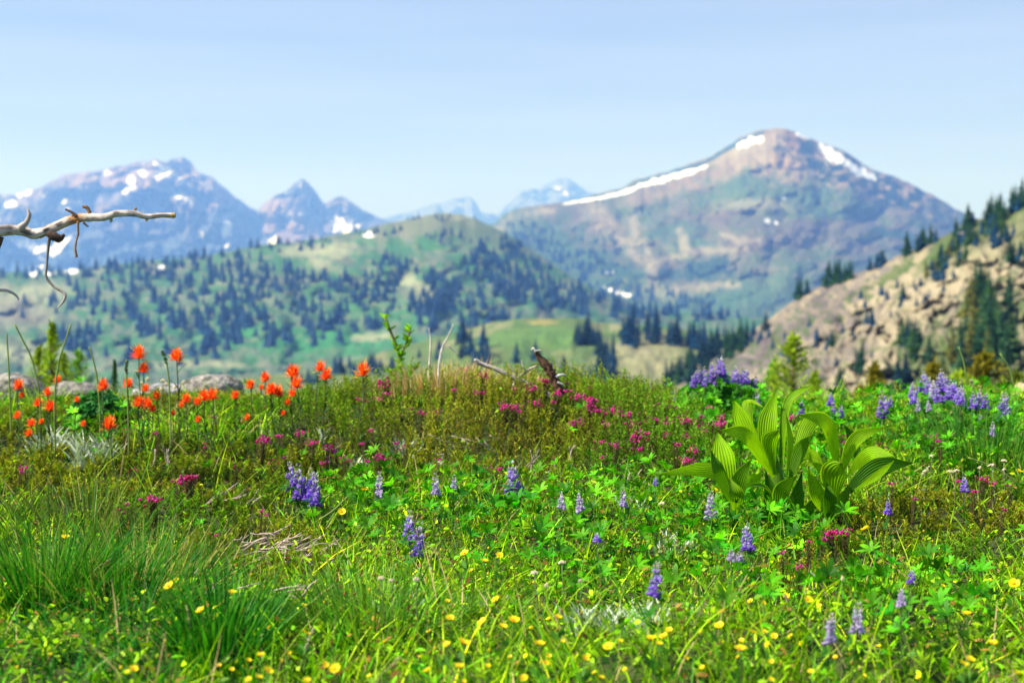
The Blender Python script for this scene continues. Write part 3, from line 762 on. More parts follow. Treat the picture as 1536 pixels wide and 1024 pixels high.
def reg(u, v, *es):
    """soft membership of elliptical patches given in picture pixels"""
    m = np.zeros(u.shape)
    for cx, cy, rx, ry in es:
        d = np.sqrt(((u - cx) / rx) ** 2 + ((v - cy) / ry) ** 2)
        m = np.maximum(m, np.clip((1.08 - d) * 4, 0, 1))
    return m
HEATH = [(760, 668, 330, 66), (560, 700, 280, 50), (240, 745, 270, 75), (90, 720, 130, 55), (1000, 690, 130, 46), (380, 850, 130, 55), (1245, 868, 75, 36), (1400, 815, 200, 62), (1470, 770, 120, 40), (40, 660, 160, 40), (260, 628, 270, 26), (500, 625, 130, 26)]
LUPIN = [(820, 800, 330, 75), (1010, 850, 280, 90), (1430, 690, 190, 62), (1080, 648, 75, 22), (560, 780, 90, 50), (1320, 960, 200, 60), (1190, 690, 200, 60), (150, 665, 70, 20)]
def region_w(u, v):
    wob = 30 * (fbm(u / 60, v / 40, 3, 201) - 0.5)
    return reg(u + wob, v + wob, *HEATH), reg(u - wob, v + wob, *LUPIN)

# --- grass
N = 150000
P, u, v = scatter(N)
hw, lw = region_w(u, v)
dark = reg(u, v, (190, 905, 170, 90), (130, 1010, 160, 80), (330, 1010, 60, 80))
keepm = RNG.random(N) < (0.16 + 0.84 * (1 - np.maximum(hw, 0.75 * lw))) * (0.5 + fbm(u / 50, v / 30, 3, 207))
P, u, v, dark = P[keepm], u[keepm], v[keepm], dark[keepm]; N = len(P)
a = RNG.random(N) * 6.283
lean = 0.2 + 0.55 * RNG.random(N)
d = np.stack([np.cos(a) * lean, np.sin(a) * lean, np.ones(N)], -1)
L = (0.035 + 0.085 * RNG.random(N) ** 2.2) * (0.45 + 1.1 * fbm(P[:, 0] * 8, P[:, 1] * 8, 2, 5))
bend = np.stack([np.cos(a) * 0.45, np.sin(a) * 0.45, -0.25 + 0 * a], -1) * RNG.random((N, 1))
t = RNG.random((N, 1)); k = fbm(P[:, 0] * 3, P[:, 1] * 3, 3, 211)[:, None]
col = np.array([0.06, 0.29, 0.003]) * (1 - t) + np.array([0.36, 0.50, 0.005]) * t
col = 0.85 * col * (0.7 + 0.8 * k) * np.exp(RNG.normal(size=(N, 1)) * 0.5 - 0.12)
col = np.where(dark[:, None] > RNG.random((N, 1)), np.array([0.02, 0.15, 0.008]) * (0.7 + .6 * t), col)
strw = RNG.random(N) < 0.09
col[strw] = np.array([0.38, 0.30, 0.14])
g = Geo()
strips(g, P, d, L, 0.0017 + 0.0017 * RNG.random(N), [1, 0.95, 0.7, 0.08], bend, None, col, tip=col * 1.25)
tag(g.build('meadow_grass', M['grass']), 'fine green grass growing all over the near meadow', 'grass', kind='stuff')

# --- small leaved ground cover
N = 112000
P, u, v = scatter(N)
hw, lw = region_w(u, v)
keepm = RNG.random(N) < (1 - 0.8 * hw) * (0.35 + fbm(u / 40, v / 25, 3, 227))
P = P[keepm]; N = len(P)
P[:, 2] += RNG.random(N) * 0.07 * (0.3 + fbm(P[:, 0] * 8, P[:, 1] * 8, 2, 5))
a = RNG.random(N) * 6.283
d = np.stack([np.cos(a), np.sin(a), 0.2 + 1.2 * RNG.random(N)], -1)
t = RNG.random((N, 1)); k = fbm(P[:, 0] * 4, P[:, 1] * 4, 3, 231)[:, None]
col = (np.array([0.05, 0.29, 0.003]) * (1 - t) + np.array([0.34, 0.52, 0.005]) * t) * (0.55 + 0.68 * k) * np.exp(RNG.normal(size=(N, 1)) * 0.5 - 0.12)
br = RNG.random(N) < 0.13
col[br] = np.array([0.28, 0.15, 0.03]) * (0.5 + RNG.random((int(br.sum()), 1)))
g = Geo()
strips(g, P, d, 0.008 + 0.013 * RNG.random(N), 0.0035 + 0.0045 * RNG.random(N), [0.25, 1, 0.85, 0.08], [0, 0, -0.3], None, col, tip=col * 1.1)
tag(g.build('leafy_ground_cover', M['leaf']), 'small bright green leaves covering the ground between the meadow flowers', 'ground cover', kind='stuff')

# --- lance shaped leaves in small rosettes
N = 10500
P, u, v = scatter(N, 1.6, 6.5)
hw, lw = region_w(u, v)
P = P[RNG.random(N) < (1 - 0.9 * hw) * (0.15 + 1.0 * fbm(u / 35, v / 22, 3, 233))]; N = len(P)
m_ = 6
a = (RNG.random((N, 1)) * 6.283 + np.arange(m_) * 1.05 + RNG.random((N, m_)) * 0.5)
el = 0.5 + 1.6 * RNG.random((N, m_))
d = np.stack([np.cos(a), np.sin(a), el], -1).reshape(-1, 3)
sdv = np.stack([-np.sin(a), np.cos(a), 0 * a], -1).reshape(-1, 3)
bd = np.stack([np.cos(a), np.sin(a), -1.0 + 0 * a], -1).reshape(-1, 3) * (0.15 + 0.4 * RNG.random((N * m_, 1)))
t = RNG.random((N, 1, 1)) * 0.7 + 0.3 * RNG.random((N, m_, 1))
col = (np.array([0.03, 0.22, 0.003]) * (1 - t) + np.array([0.34, 0.54, 0.006]) * t).reshape(-1, 3) * np.exp(RNG.normal(size=(N * m_, 1)) * 0.45 - 0.25)
g = Geo()
LL = (0.018 + 0.032 * RNG.random((N, 1)) * np.ones((1, m_))).reshape(-1)
strips(g, np.repeat(P, m_, 0) + [0, 0, 0.006], d, LL, LL * 0.17 + 0.001, [0.3, 0.8, 1, 0.8, 0.08], bd, sdv, col, tip=col * 1.15)
tag(g.build('narrow_leaf_cover', M['leaf']), 'narrow pointed green leaves in small rosettes all through the meadow', 'ground cover', kind='stuff')

# --- heather: upright sprigs clothed in short needles
N = 32500
P, u, v = scatter(N, 2.0, 6.7)
hw, lw = region_w(u, v)
keepm = RNG.random(N) < hw * (0.55 + 0.6 * fbm(u / 25, v / 15, 2, 241))
P, u, v = P[keepm], u[keepm], v[keepm]; N = len(P)
mound = reg(u, v, (760, 650, 330, 66), (1000, 690, 130, 46))
clump = fbm(P[:, 0] * 6, P[:, 1] * 6, 3, 245)
H = (0.045 + 0.050 * mound) * (0.3 + 1.5 * clump) * (0.8 + 0.4 * RNG.random(N))
a = RNG.random(N) * 6.283
ln = 0.35 * RNG.random(N)
sd_ = nrm(np.stack([np.cos(a) * ln, np.sin(a) * ln, np.ones(N)], -1))
g = Geo()
strips(g, P, sd_, H, 0.0014, [1, 0.8, 0.6], None, None, (0.10, 0.065, 0.035))
nn = 40
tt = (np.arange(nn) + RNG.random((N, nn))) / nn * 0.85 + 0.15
ang = RNG.random((N, nn)) * 6.283
bb = P[:, None] + sd_[:, None] * (H[:, None] * tt)[..., None]
dd = sd_[:, None] * 0.75 + np.stack([np.cos(ang), np.sin(ang), 0 * ang], -1)
k = fbm(P[:, 0] * 5, P[:, 1] * 5, 3, 251)[:, None, None] - 0.12 * mound[:, None, None] * ((v > 665) & (u > 700) & (u < 900))[:, None, None]  # shade of the mound's hollow painted in as darker needles
hue = np.clip((fbm(P[:, 0] * 2.3, P[:, 1] * 2.3, 3, 255) - 0.35) * 3, 0, 1)[:, None, None]
col = np.array([0.09, 0.22, 0.005]) * (1 - hue) + np.array([0.20, 0.22, 0.007]) * hue
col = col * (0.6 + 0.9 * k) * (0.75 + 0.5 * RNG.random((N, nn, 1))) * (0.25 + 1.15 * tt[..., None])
brn = RNG.random((N, nn)) < 0.07
col = np.where(brn[..., None], np.array([0.22, 0.12, 0.03]), col)
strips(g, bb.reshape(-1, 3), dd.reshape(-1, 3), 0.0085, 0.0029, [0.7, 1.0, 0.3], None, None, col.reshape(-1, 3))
tag(g.build('heather_mat', M['heath']), 'low olive green heather with short needle leaves covering the mound', 'heather', kind='stuff')

# --- hand shaped lupine leaves
def palmates(g, P, h, ax, size, col, nleaf=7, wid=0.25, up=0.75, K=(0.2, 0.75, 1.0, 0.75, 0.1)):
    """P ground points, h height of the leaf centre above them, ax leaf normal"""
    N = len(P); ax = nrm(ax)
    cen = P + np.stack([0 * h, 0 * h, h], -1) + np.stack([ax[:, 0], ax[:, 1], 0 * h], -1) * h[:, None] * 0.35
    strips(g, P, cen - P, np.linalg.norm(cen - P, axis=1), 0.0022, [1, 0.8, 0.7], None, None, col * 0.9)
    r = nrm(np.cross(ax, np.array([0.3, 0.1, 0.2]) + 0 * ax)); s = np.cross(ax, r)
    for k in range(nleaf):
        ph = 6.283 * k / nleaf + RNG.normal(size=N) * 0.08
        rad_ = r * np.cos(ph)[:, None] + s * np.sin(ph)[:, None]
        d = rad_ + ax * (up + 0.35 * RNG.random((N, 1)))
        L = size * (0.85 + 0.3 * RNG.random(N))
        sd = np.cross(ax, rad_)
        strips(g, cen, d, L, L * wid, K, -0.22 * ax + [0, 0, -0.1], sd, col * (0.85 + 0.3 * RNG.random((N, 1))), tip=col * 1.15)

N = 16500
P, u, v = scatter(N, 1.7, 6.7)
hw, lw = region_w(u, v)
keepm = RNG.random(N) < lw * (1 - 0.5 * hw) * (0.15 + 1.0 * fbm(u / 45, v / 28, 3, 261)) + 0.006
P, u, v = P[keepm], u[keepm], v[keepm]; N = len(P)
right = reg(u, v, (1430, 680, 210, 70), (1080, 648, 80, 26))
a = RNG.random(N) * 6.283
h = 0.035 + 0.07 * RNG.random(N) + 0.05 * right * RNG.random(N)
ax = np.stack([np.cos(a) * 0.6, np.sin(a) * 0.6, np.ones(N)], -1)
t = RNG.random((N, 1))
col = np.array([0.018, 0.21, 0.003]) * (1 - t) + np.array([0.12, 0.40, 0.004]) * t
col = col * np.exp(RNG.normal(size=(N, 1)) * 0.4 - 0.12)
g = Geo()
palmates(g, P, h, ax, 0.016 + 0.020 * RNG.random(N), col)
tag(g.build('lupine_foliage', M['leaf']), 'fresh green hand-shaped lupine leaves massed in the middle of the meadow', 'foliage', kind='stuff')

# --- little yellow-brown buds and seed heads speckled through the cover
N = 8000
P, u, v = scatter(N, 1.7, 5.5)
hw, lw = region_w(u, v)
P = P[RNG.random(N) < 0.25 + 0.75 * reg(u, v, (760, 940, 420, 110), (700, 880, 250, 60))]; N = len(P)
P[:, 2] += 0.03 + 0.06 * RNG.random(N)
cc = np.array([[0.30, 0.22, 0.03], [0.24, 0.12, 0.03], [0.60, 0.50, 0.02], [0.35, 0.40, 0.03]])[RNG.integers(0, 4, N)]
g = Geo(); blobs(g, P, [0, 0, 1], 0.0028, 0.0022, cc, 5, 3)
strips(g, P, [0, 0, -1], 0.05, 0.0012, [1, 1], [0.1, 0, 0], None, (0.12, 0.2, 0.03))
tag(g.build('tiny_buds', M['leaf']), 'tiny yellow and brown buds speckled through the low meadow plants', 'buds', kind='stuff')

# ------------------------------------------------------------------ placing plants so that their heads meet the pixel
def stand(px, py, h, ymin=1.75, ymax=5.9):
    Ys = np.linspace(ymin, ymax, 400)
    Q = PT(px, py, Ys)
    gz = G(Q[:, 0], Ys)
    e = np.abs(Q[:, 2] - gz - h) + 0.0006 * Ys
    i = int(np.argmin(e)); p = Q[i]
    hh = max(p[2] - gz[i], 0.02)
    return np.array([p[0], p[1], gz[i]]), hh, Ys[i]

def use(o, first, loc, sc, rz, tilt=0.12):
    """the first use moves the prototype itself, later ones copy it"""
    c = o if first else copy_tree(o)
    c.location = tuple(float(a) for a in loc)
    c.scale = (sc[0], sc[0], sc[1]) if isinstance(sc, tuple) else (sc,) * 3
    c.rotation_euler = (random.uniform(-tilt, tilt), random.uniform(-tilt, tilt), rz)
    return c

class Kind:
    def __init__(s, makers): s.m = [mk() for mk in makers]; s.used = [False] * len(s.m); s.out = []
    def put(s, loc, sc, rz=None, v=None, tilt=0.12):
        v = random.randrange(len(s.m)) if v is None else v
        o = use(s.m[v], not s.used[v], loc, sc, random.random() * 6.28 if rz is None else rz, tilt)
        s.used[v] = True; return o
    def done(s):
        for o, f in zip(s.m, s.used):
            if not f:
                for ch in list(o.children): bpy.data.objects.remove(ch)
                bpy.data.objects.remove(o)

def zoned(items, zf, text, cat, group):
    """labels by zone and order from the left; items = [(px, py, obj)]"""
    z = {}
    for px, py, o in sorted(items, key=lambda a: (a[0], a[1])):
        k = zf(px, py); z[k] = z.get(k, 0) + 1
        tag(o, text(px, py, k, ordw(z[k])), cat, group)

# ------------------------------------------------------------------ orange paintbrush
def make_paintbrush(seed):
    """built 1 unit tall: head from 0.86 to 1.0 scaled separately through the child head"""
    rs = np.random.default_rng(seed)
    root = empty('paintbrush')
    H = 0.2
    stem = spline([(0, 0, 0), (0.006, 0.003, 0.07), (-0.004, 0.004, 0.14), (0, 0, H)], 10)
    g = Geo(); tube(g, stem, [0.0017] * 9 + [0.0014], 5, (0.09, 0.11, 0.04)); g.build('stem', M['stem'], root)
    g = Geo()
    n = 11; zt = np.linspace(0.15, 0.93, n); a = rs.random(n) * 6.28
    base = np.array([np.array([np.interp(z * H, stem[:, 2], stem[:, i]) for i in range(3)]) for z in zt])
    strips(g, base, np.stack([np.cos(a), np.sin(a), 1.1 + 0 * a], -1), 0.034, 0.0065, [0.5, 1, 0.9, 0.5, 0.05], np.stack([np.cos(a), np.sin(a), -0.4 + 0 * a], -1) * 0.4,
           np.stack([-np.sin(a), np.cos(a), 0 * a], -1), (0.035, 0.10, 0.025))
    g.build('leaves', M['leaf'], root)
    g = Geo()
    nb = [38, 46, 34, 52, 42][seed % 5]; q = np.linspace(0, 1, nb); a = q * nb * 2.4 + rs.random(nb) * 0.5
    zz = H - 0.004 + q * 0.011
    el = -0.05 + 1.25 * q ** 1.5
    d = np.stack([np.cos(a), np.sin(a), np.tan(np.minimum(el, 1.35))], -1)
    L = 0.021 - 0.002 * q + 0.009 * rs.random(nb)
    c0 = np.array([[0.85, 0.065, 0.006], [0.80, 0.035, 0.008], [0.88, 0.12, 0.010], [0.82, 0.05, 0.006], [0.86, 0.09, 0.02]][seed % 5]) * (0.8 + 0.4 * rs.random((nb, 1)))
    tipc = np.where(rs.random((nb, 1)) < 0.5, np.array([0.92, 0.26, 0.015]), np.array([0.85, 0.09, 0.01]))
    base = np.stack([0 * a, 0 * a, zz], -1)
    strips(g, base, d, L, 0.0070, [0.5, 0.9, 1.0, 0.6, 0.04], np.stack([0 * a, 0 * a, 0.35 + 0 * a], -1), np.stack([-np.sin(a), np.cos(a), 0 * a], -1), c0, tip=tipc)
    for s in (-1, 1):   # side lobes of the bracts
        aa = a + 0.28 * s
        b2 = base + nrm(d) * (L * 0.5)[:, None]
        strips(g, b2, nrm(d) * 1.0 + np.stack([np.cos(aa), np.sin(aa), 0 * aa], -1) * 0.5, L * 0.62, 0.0028, [0.9, 1, 0.2], None, np.stack([-np.sin(a), np.cos(a), 0 * a], -1), c0, tip=tipc * 1.05)
    m2 = nb // 3         # green-yellow beaks poking out
    strips(g, base[::3], d[::3] + rs.normal(size=(len(base[::3]), 3)) * 0.15, L[::3] * 1.35, 0.0026, [0.8, 1, 0.3], None, None, (0.55, 0.42, 0.05), tip=(0.70, 0.62, 0.10))
    g.build('flower_head', M['petal'], root)
    return root
PB = [(29, 574, 18), (31, 589, 12), (52, 601, 18), (69, 606, 20), (19, 620, 16), (49, 632, 18), (64, 629, 10), (49, 647, 14), (82, 564, 16), (77, 584, 16), (107, 596, 9), (127, 632, 12), (157, 573, 22), (189, 571, 19),
      (210, 524, 28), (204, 547, 22), (214, 578, 17), (208, 600, 22), (219, 601, 20), (231, 610, 15), (240, 590, 17), (266, 527, 26), (284, 594, 18), (270, 604, 11), (262, 617, 9), (307, 590, 24), (319, 588, 24), (300, 599, 14),
      (296, 627, 12), (351, 588, 17), (168, 633, 25), (373, 623, 12), (383, 573, 18), (434, 554, 26), (468, 545, 21), (485, 557, 23), (405, 562, 19), (411, 580, 22), (420, 585, 20), (454, 571, 22), (448, 586, 15), (538, 551, 26), (425, 600, 12), (420, 617, 9), (387, 577, 12)]
K = Kind([lambda s=s: make_paintbrush(300 + s) for s in range(5)])
items = []
for px, py, s in PB:
    h = 0.10 + 0.0016 * max(0, 640 - py)
    base, hh, Y = stand(px, py + s * 0.25, h, 3.4, 5.5)
    f = (s / F * Y) / 0.048 * random.uniform(0.85, 1.1)
    base[2] += 0.0
    tot = hh / 0.206
    o = K.put(base, 1.0, tilt=0.08)
    o.scale = (max(f, 0.4), max(f, 0.4), tot)
    for ch in o.children:       # keep the head's own proportions whatever the stem's length
        if ch.name.startswith('flower_head'):
            r = max(f, 0.4) * 1.05 / tot
            ch.scale = (1.0, 1.0, r); ch.location = (0, 0, 0.2 * (1 - r))
    items.append((px, py, o))
K.done()
def zf(px, py):
    if py < 560 and px < 300: return 'tall'
    return 'a' if px < 145 else 'b' if px < 335 else 'c'
ZT = {'tall': 'tall orange paintbrush rising against the blue hills at left', 'a': 'orange paintbrush in the grass near the left edge', 'b': 'orange paintbrush beside the pale boulder', 'c': 'bright orange-red paintbrush on the crest left of the heather mound'}
zoned(items, zf, lambda px, py, k, n: f'{ZT[k]}, {n} from the left', 'flower', 'orange paintbrush flowers')

# ------------------------------------------------------------------ lupines
def make_lupine(seed, pale=False, nl=3):
    rs = np.random.default_rng(seed)
    root = empty('lupine')
    H = 0.2
    stem = spline([(0, 0, 0), (0.004, 0.002, 0.08), (-0.002, 0.003, 0.15), (0, 0, H)], 10)
    g = Geo(); tube(g, stem, [0.0020] * 8 + [0.0012, 0.0008], 5, (0.10, 0.17, 0.06)); g.build('stem', M['stem'], root)
    for k in range(nl):
        g = Geo(); b = np.array([[0, 0, 0.03 + 0.03 * k]]); a = rs.random() * 6.28
        palmates(g, b, np.array([0.035]), np.array([[math.cos(a) * 0.9, math.sin(a) * 0.9, 0.8]]), np.array([0.030]), np.array([[0.035, 0.17, 0.015]]))
        g.build('leaf', M['leaf'], root)
    g = Geo()
    W = 7; z0 = H - 0.062
    vio = np.array([0.27, 0.14, 0.72]); lav = np.array([0.50, 0.42, 0.78]); sky_ = np.array([0.62, 0.66, 0.85]); wht = np.array([0.80, 0.78, 0.84])
    for q in range(W):
        t = q / (W - 1); n = [6, 5, 5, 5, 4, 4, 3][q]
        a = np.arange(n) * 6.283 / n + q * 0.6 + rs.random(n) * 0.5
        keep = rs.random(n) < 0.78; a = a[keep]; n = len(a)
        if n == 0: continue
        z = z0 + t * 0.066 + rs.normal() * 0.0012; Lf = 0.0162 * (1 - 0.66 * t) * rs.uniform(0.8, 1.15)
        rr = np.stack([np.cos(a), np.sin(a), 0.15 + 0.25 * rs.normal(size=len(a)) + 0.9 * t], -1)
        b = np.stack([0 * a, 0 * a, z + 0 * a], -1) + nrm(rr) * 0.003
        c = (lav * 0.75 + wht * 0.1 if pale else vio * 0.85) * (1 - t) + (wht * 0.65 if pale else lav * 0.95) * t
        c = c * (0.75 + 0.5 * rs.random((n, 1)))
        if t > 0.8: c = np.array([0.40, 0.42, 0.32]) + 0 * c
        blobs(g, b + nrm(rr) * (Lf * 0.6), rr, Lf * 0.62, Lf * 0.34, c, 6, 4)         # wing petals
        up = rr * 0.5 + [0, 0, 0.9]
        bc = np.where(rs.random((n, 1)) < 0.4, sky_ * (0.8 if not pale else 1), c * 1.25)
        strips(g, b + nrm(rr) * (Lf * 0.3), up, Lf * 0.95, Lf * 0.95, [0.35, 1.0, 0.95, 0.4], rr * 0.25, np.stack([-np.sin(a), np.cos(a), 0 * a], -1), bc)  # banner
        strips(g, b - nrm(rr) * 0.003, rr, 0.004, 0.0012, [1, 1], None, None, (0.14, 0.14, 0.10))
    g.build('flower_spike', M['petal'], root)
    return root
# px, top, bottom of the spike, pale
LU = [(442, 694, 730, 0), (452, 700, 748, 0), (463, 706, 752, 0), (472, 716, 757, 0), (572, 712, 746, 1), (657, 712, 740, 1), (775, 696, 746, 0), (611, 770, 812, 0), (622, 786, 832, 0), (845, 738, 762, 1), (878, 738, 766, 1),
      (937, 732, 757, 1), (981, 716, 727, 0), (1066, 738, 776, 1), (1130, 788, 826, 0), (1122, 800, 824, 0), (975, 845, 892, 0), (903, 798, 812, 0), (1240, 925, 964, 1), (1278, 905, 946, 1), (1355, 854, 874, 0), (1351, 880, 906, 1), (1450, 714, 738, 0), (1333, 748, 770, 0),
      (1093, 826, 840, 1), (1107, 828, 840, 1), (677, 712, 730, 1),
      (1047, 553, 572, 0), (1038, 556, 572, 0), (1056, 552, 570, 0), (1065, 553, 572, 0), (1080, 535, 560, 0), (1087, 546, 566, 0), (1105, 551, 572, 0), (1113, 558, 574, 0), (1121, 553, 576, 0), (1098, 560, 576, 1), (1137, 588, 606, 1), (1015, 588, 602, 1), (1072, 560, 578, 1), (1043, 562, 580, 0), (1052, 560, 578, 0), (1069, 548, 566, 0), (1076, 544, 566, 0), (1094, 554, 572, 0), (1110, 550, 570, 0), (1125, 562, 580, 0), (1388, 566, 590, 0), (1401, 572, 596, 0), (1411, 562, 586, 0), (1433, 572, 596, 0), (1446, 584, 604, 0), (1478, 590, 610, 0), (1368, 584, 604, 0),
      (1206, 601, 620, 0), (1244, 590, 608, 0), (1254, 606, 626, 0), (1262, 608, 624, 0), (1327, 590, 626, 0), (1336, 594, 610, 0), (1382, 558, 586, 0), (1374, 576, 596, 0), (1394, 574, 598, 1), (1407, 564, 588, 0), (1417, 556, 584, 0), (1413, 578, 602, 0), (1423, 572, 602, 0), (1429, 578, 600, 0), (1441, 580, 606, 1),
      (1458, 590, 612, 0), (1466, 586, 612, 0), (1503, 590, 628, 0), (1510, 600, 626, 0), (1360, 574, 588, 1), (1472, 622, 636, 1), (1486, 634, 652, 1), (1400, 600, 616, 1), (1380, 600, 616, 1)]
K = Kind([lambda s=s: make_lupine(500 + s, s > 3) for s in range(6)])
items = []
for px, a, b, pale in LU:
    back = b < 640
    base, hh, Y = stand(px, a, 0.17 if back else 0.13, 5.1 if (back and px < 1140) else 4.6 if back else 2.0, 5.25 if (back and px < 1140) else 6.2)
    sp = (b - a) / F * Y
    f = sp / 0.068
    o = K.put(base, 1.0, v=random.randrange(4, 6) if pale else random.randrange(0, 4), tilt=0.10)
    s = hh / 0.205
    wx = max(f, 0.4) * (1.0 if not back else 1.15)
    o.scale = (wx, wx, s)
    for ch in o.children:
        if ch.name.startswith('flower_spike'):
            r = f / s; ch.scale = (1, 1, r); ch.location = (0, 0, 0.204 * (1 - r))
    items.append((px, a, o))
K.done()
def zf(px, py):
    if py < 640: return 'bush' if px < 1150 else 'hell' if px < 1300 else 'right'
    return 'mid' if px < 700 else 'cen' if px < 1150 else 'low'
ZT = {'bush': 'blue-violet lupine spike topping the bushy clump behind the heather', 'hell': 'violet lupine spike behind the pleated green plant', 'right': 'violet lupine spike in the tall patch at right on the skyline',
      'mid': 'violet lupine spike among green leaves left of centre', 'cen': 'small lupine spike in the leafy middle', 'low': 'small lupine spike in the right foreground'}
zoned(items, zf, lambda px, py, k, n: f'{ZT[k]}, {n} from the left', 'flower', 'lupine flower spikes')

# bushy leaf clumps that carry the lupines on the skyline
def leaf_bush(px, py, Y, wpx, hpx, n, size, label, colr=(0.05, 0.26, 0.008)):
    c = PT(px, py, Y); rx = wpx / F * Y / 2; hz_ = hpx / F * Y
    root = empty('lupine_bush', (0, 0, 0)); gz = float(G(c[0], Y))
    root.location = (c[0], Y, gz)
    top = c[2] - gz
    a = RNG.random(n) * 6.283; r = np.sqrt(RNG.random(n)); zz = RNG.random(n)
    env = np.sqrt(np.clip(1 - r ** 2, 0, 1))
    P0 = np.stack([np.cos(a) * r * rx * 0.5, np.sin(a) * r * rx * 0.5, 0 * r], -1)
    P1 = np.stack([np.cos(a) * r * rx, np.sin(a) * r * rx * 0.8, (top - hz_) + hz_ * (0.15 + 0.85 * env * (0.55 + 0.45 * zz))], -1)
    g = Geo()
    strips(g, P0, P1 - P0, np.linalg.norm(P1 - P0, axis=1), 0.002, [1, 1], None, None, (0.05, 0.12, 0.03)); g.build('stems', M['stem'], root)
    g = Geo(); t = RNG.random((n, 1)); col = np.array(colr) * (0.7 + 0.9 * t)
    ax = np.stack([np.cos(a) * r, np.sin(a) * r, 0.9 + 0 * r], -1) + RNG.normal(size=(n, 3)) * 0.25
    palmates(g, P1, 0 * r + 0.004, ax, size * (0.7 + 0.6 * RNG.random(n)), col, 7, 0.34)
    g.build('foliage', M['leaf'], root)
    return tag(root, label, 'plant', 'leafy lupine bushes')
leaf_bush(1075, 564, 5.35, 146, 100, 760, 0.026, 'round dark green lupine bush under violet spikes behind the heather', (0.025, 0.20, 0.008))
leaf_bush(1400, 588, 5.8, 210, 80, 760, 0.027, 'wide green lupine bush under the tall violet spikes at right')
leaf_bush(1500, 614, 5.7, 120, 60, 300, 0.032, 'green lupine bush at the right edge beside seeding grass')
leaf_bush(1320, 618, 5.6, 110, 44, 260, 0.030, 'low green lupine bush right behind the pleated green plant')
leaf_bush(150, 590, 4.9, 90, 50, 220, 0.020, 'dark green leafy clump among the orange paintbrushes at left', (0.02, 0.13, 0.02))

# ------------------------------------------------------------------ pink mountain heather blossom
def make_heather(seed, n):
    rs = np.random.default_rng(seed)
    root = empty('pink_heather')
    g = Geo(); g2 = Geo()
    for k in range(4 + n // 3):
        tx, ty = rs.normal(size=2) * 0.008
        tube(g, spline([(0, 0, 0), (tx * .5, ty * .5, 0.03), (tx, ty, 0.074)], 5), 0.0011, 4, (0.12, 0.07, 0.035), cap=False)
        m_ = 16; q = np.linspace(0.2, 0.95, m_); a = rs.random(m_) * 6.28
        strips(g2, np.stack([tx * q, ty * q, 0.074 * q], -1), np.stack([np.cos(a), np.sin(a), 0.8 + 0 * a], -1), 0.008, 0.0024, [0.7, 1, 0.3], None, None, (0.06, 0.10, 0.02))
    g.build('stems', M['stem'], root); g2.build('leaves', M['heath'], root)
    g = Geo()
    p = rs.normal(size=(n, 3)) * [0.011, 0.009, 0.0045] + [0, 0, 0.080]
    d = rs.normal(size=(n, 3)) * 0.5 + np.array([0, 0, -0.5]) + p * [30, 30, 0]
    c = np.array([0.58, 0.025, 0.30]) * (0.6 + 0.7 * rs.random((n, 1)))
    c[rs.random(n) < 0.2] = [0.45, 0.03, 0.08]
    blobs(g, p, d, 0.0042, 0.0032, c, 7, 5)
    strips(g, p, [0, 0, -1], 0.01, 0.0011, [1, 1], None, None, (0.35, 0.05, 0.08))
    g.build('blossom', M['petal'], root)
    return root
HC = [(579, 574, 22), (634, 574, 18), (699, 556, 16), (725, 564, 20), (730, 586, 12), (719, 591, 12), (541, 600, 13), (759, 610, 20), (391, 660, 22), (419, 655, 12), (468, 664, 14), (490, 670, 18), (503, 677, 12), (516, 689, 14),
      (564, 685, 18), (578, 689, 10), (451, 650, 16), (731, 701, 10), (748, 704, 12), (813, 572, 24), (797, 582, 18), (843, 589, 16), (865, 595, 16), (874, 582, 12), (886, 599, 24), (803, 605, 16), (829, 604, 10), (863, 634, 18),
      (913, 616, 22), (909, 637, 16), (947, 622, 26), (952, 636, 16), (953, 656, 22), (989, 611, 16), (1007, 611, 12), (983, 631, 14), (994, 632, 16), (1004, 634, 12), (1028, 630, 20), (1052, 625, 12), (1064, 636, 14), (1079, 635, 16),
      (1032, 655, 16), (1015, 667, 12), (1037, 674, 18), (1030, 690, 18), (998, 652, 14), (850, 576, 9), (230, 749, 32), (195, 757, 10), (181, 765, 8), (285, 717, 28), (268, 723, 16), (317, 802, 10), (40, 702, 14), (28, 708, 10),
      (79, 722, 7), (390, 765, 9), (397, 772, 9), (237, 650, 10), (308, 666, 8), (326, 626, 9), (186, 645, 8), (200, 703, 8), (1250, 800, 28), (1270, 797, 16), (1215, 813, 10), (1200, 850, 14), (1177, 830, 12), (1232, 809, 12), (1335, 725, 12),
      (1368, 747, 10), (1447, 722, 10), (1470, 718, 14), (1485, 725, 12), (1460, 738, 12), (1500, 763, 9), (1397, 654, 14), (1410, 662, 10), (1318, 665, 8), (1262, 655, 12), (1264, 664, 9), (1190, 626, 14), (610, 668, 8), (440, 700, 8), (350, 700, 8), (660, 690, 9), (1515, 728, 9)]
_r = random.Random(5)
HC += [(_r.uniform(560, 900), _r.uniform(578, 622), _r.uniform(9, 15)) for _ in range(16)] + [(_r.uniform(900, 1090), _r.uniform(612, 688), _r.uniform(9, 17)) for _ in range(20)] + [(_r.uniform(400, 600), _r.uniform(640, 695), _r.uniform(8, 12)) for _ in range(8)]
K = Kind([lambda s=s: make_heather(700 + s, [4, 8, 13, 20, 30][s]) for s in range(5)])
items = []
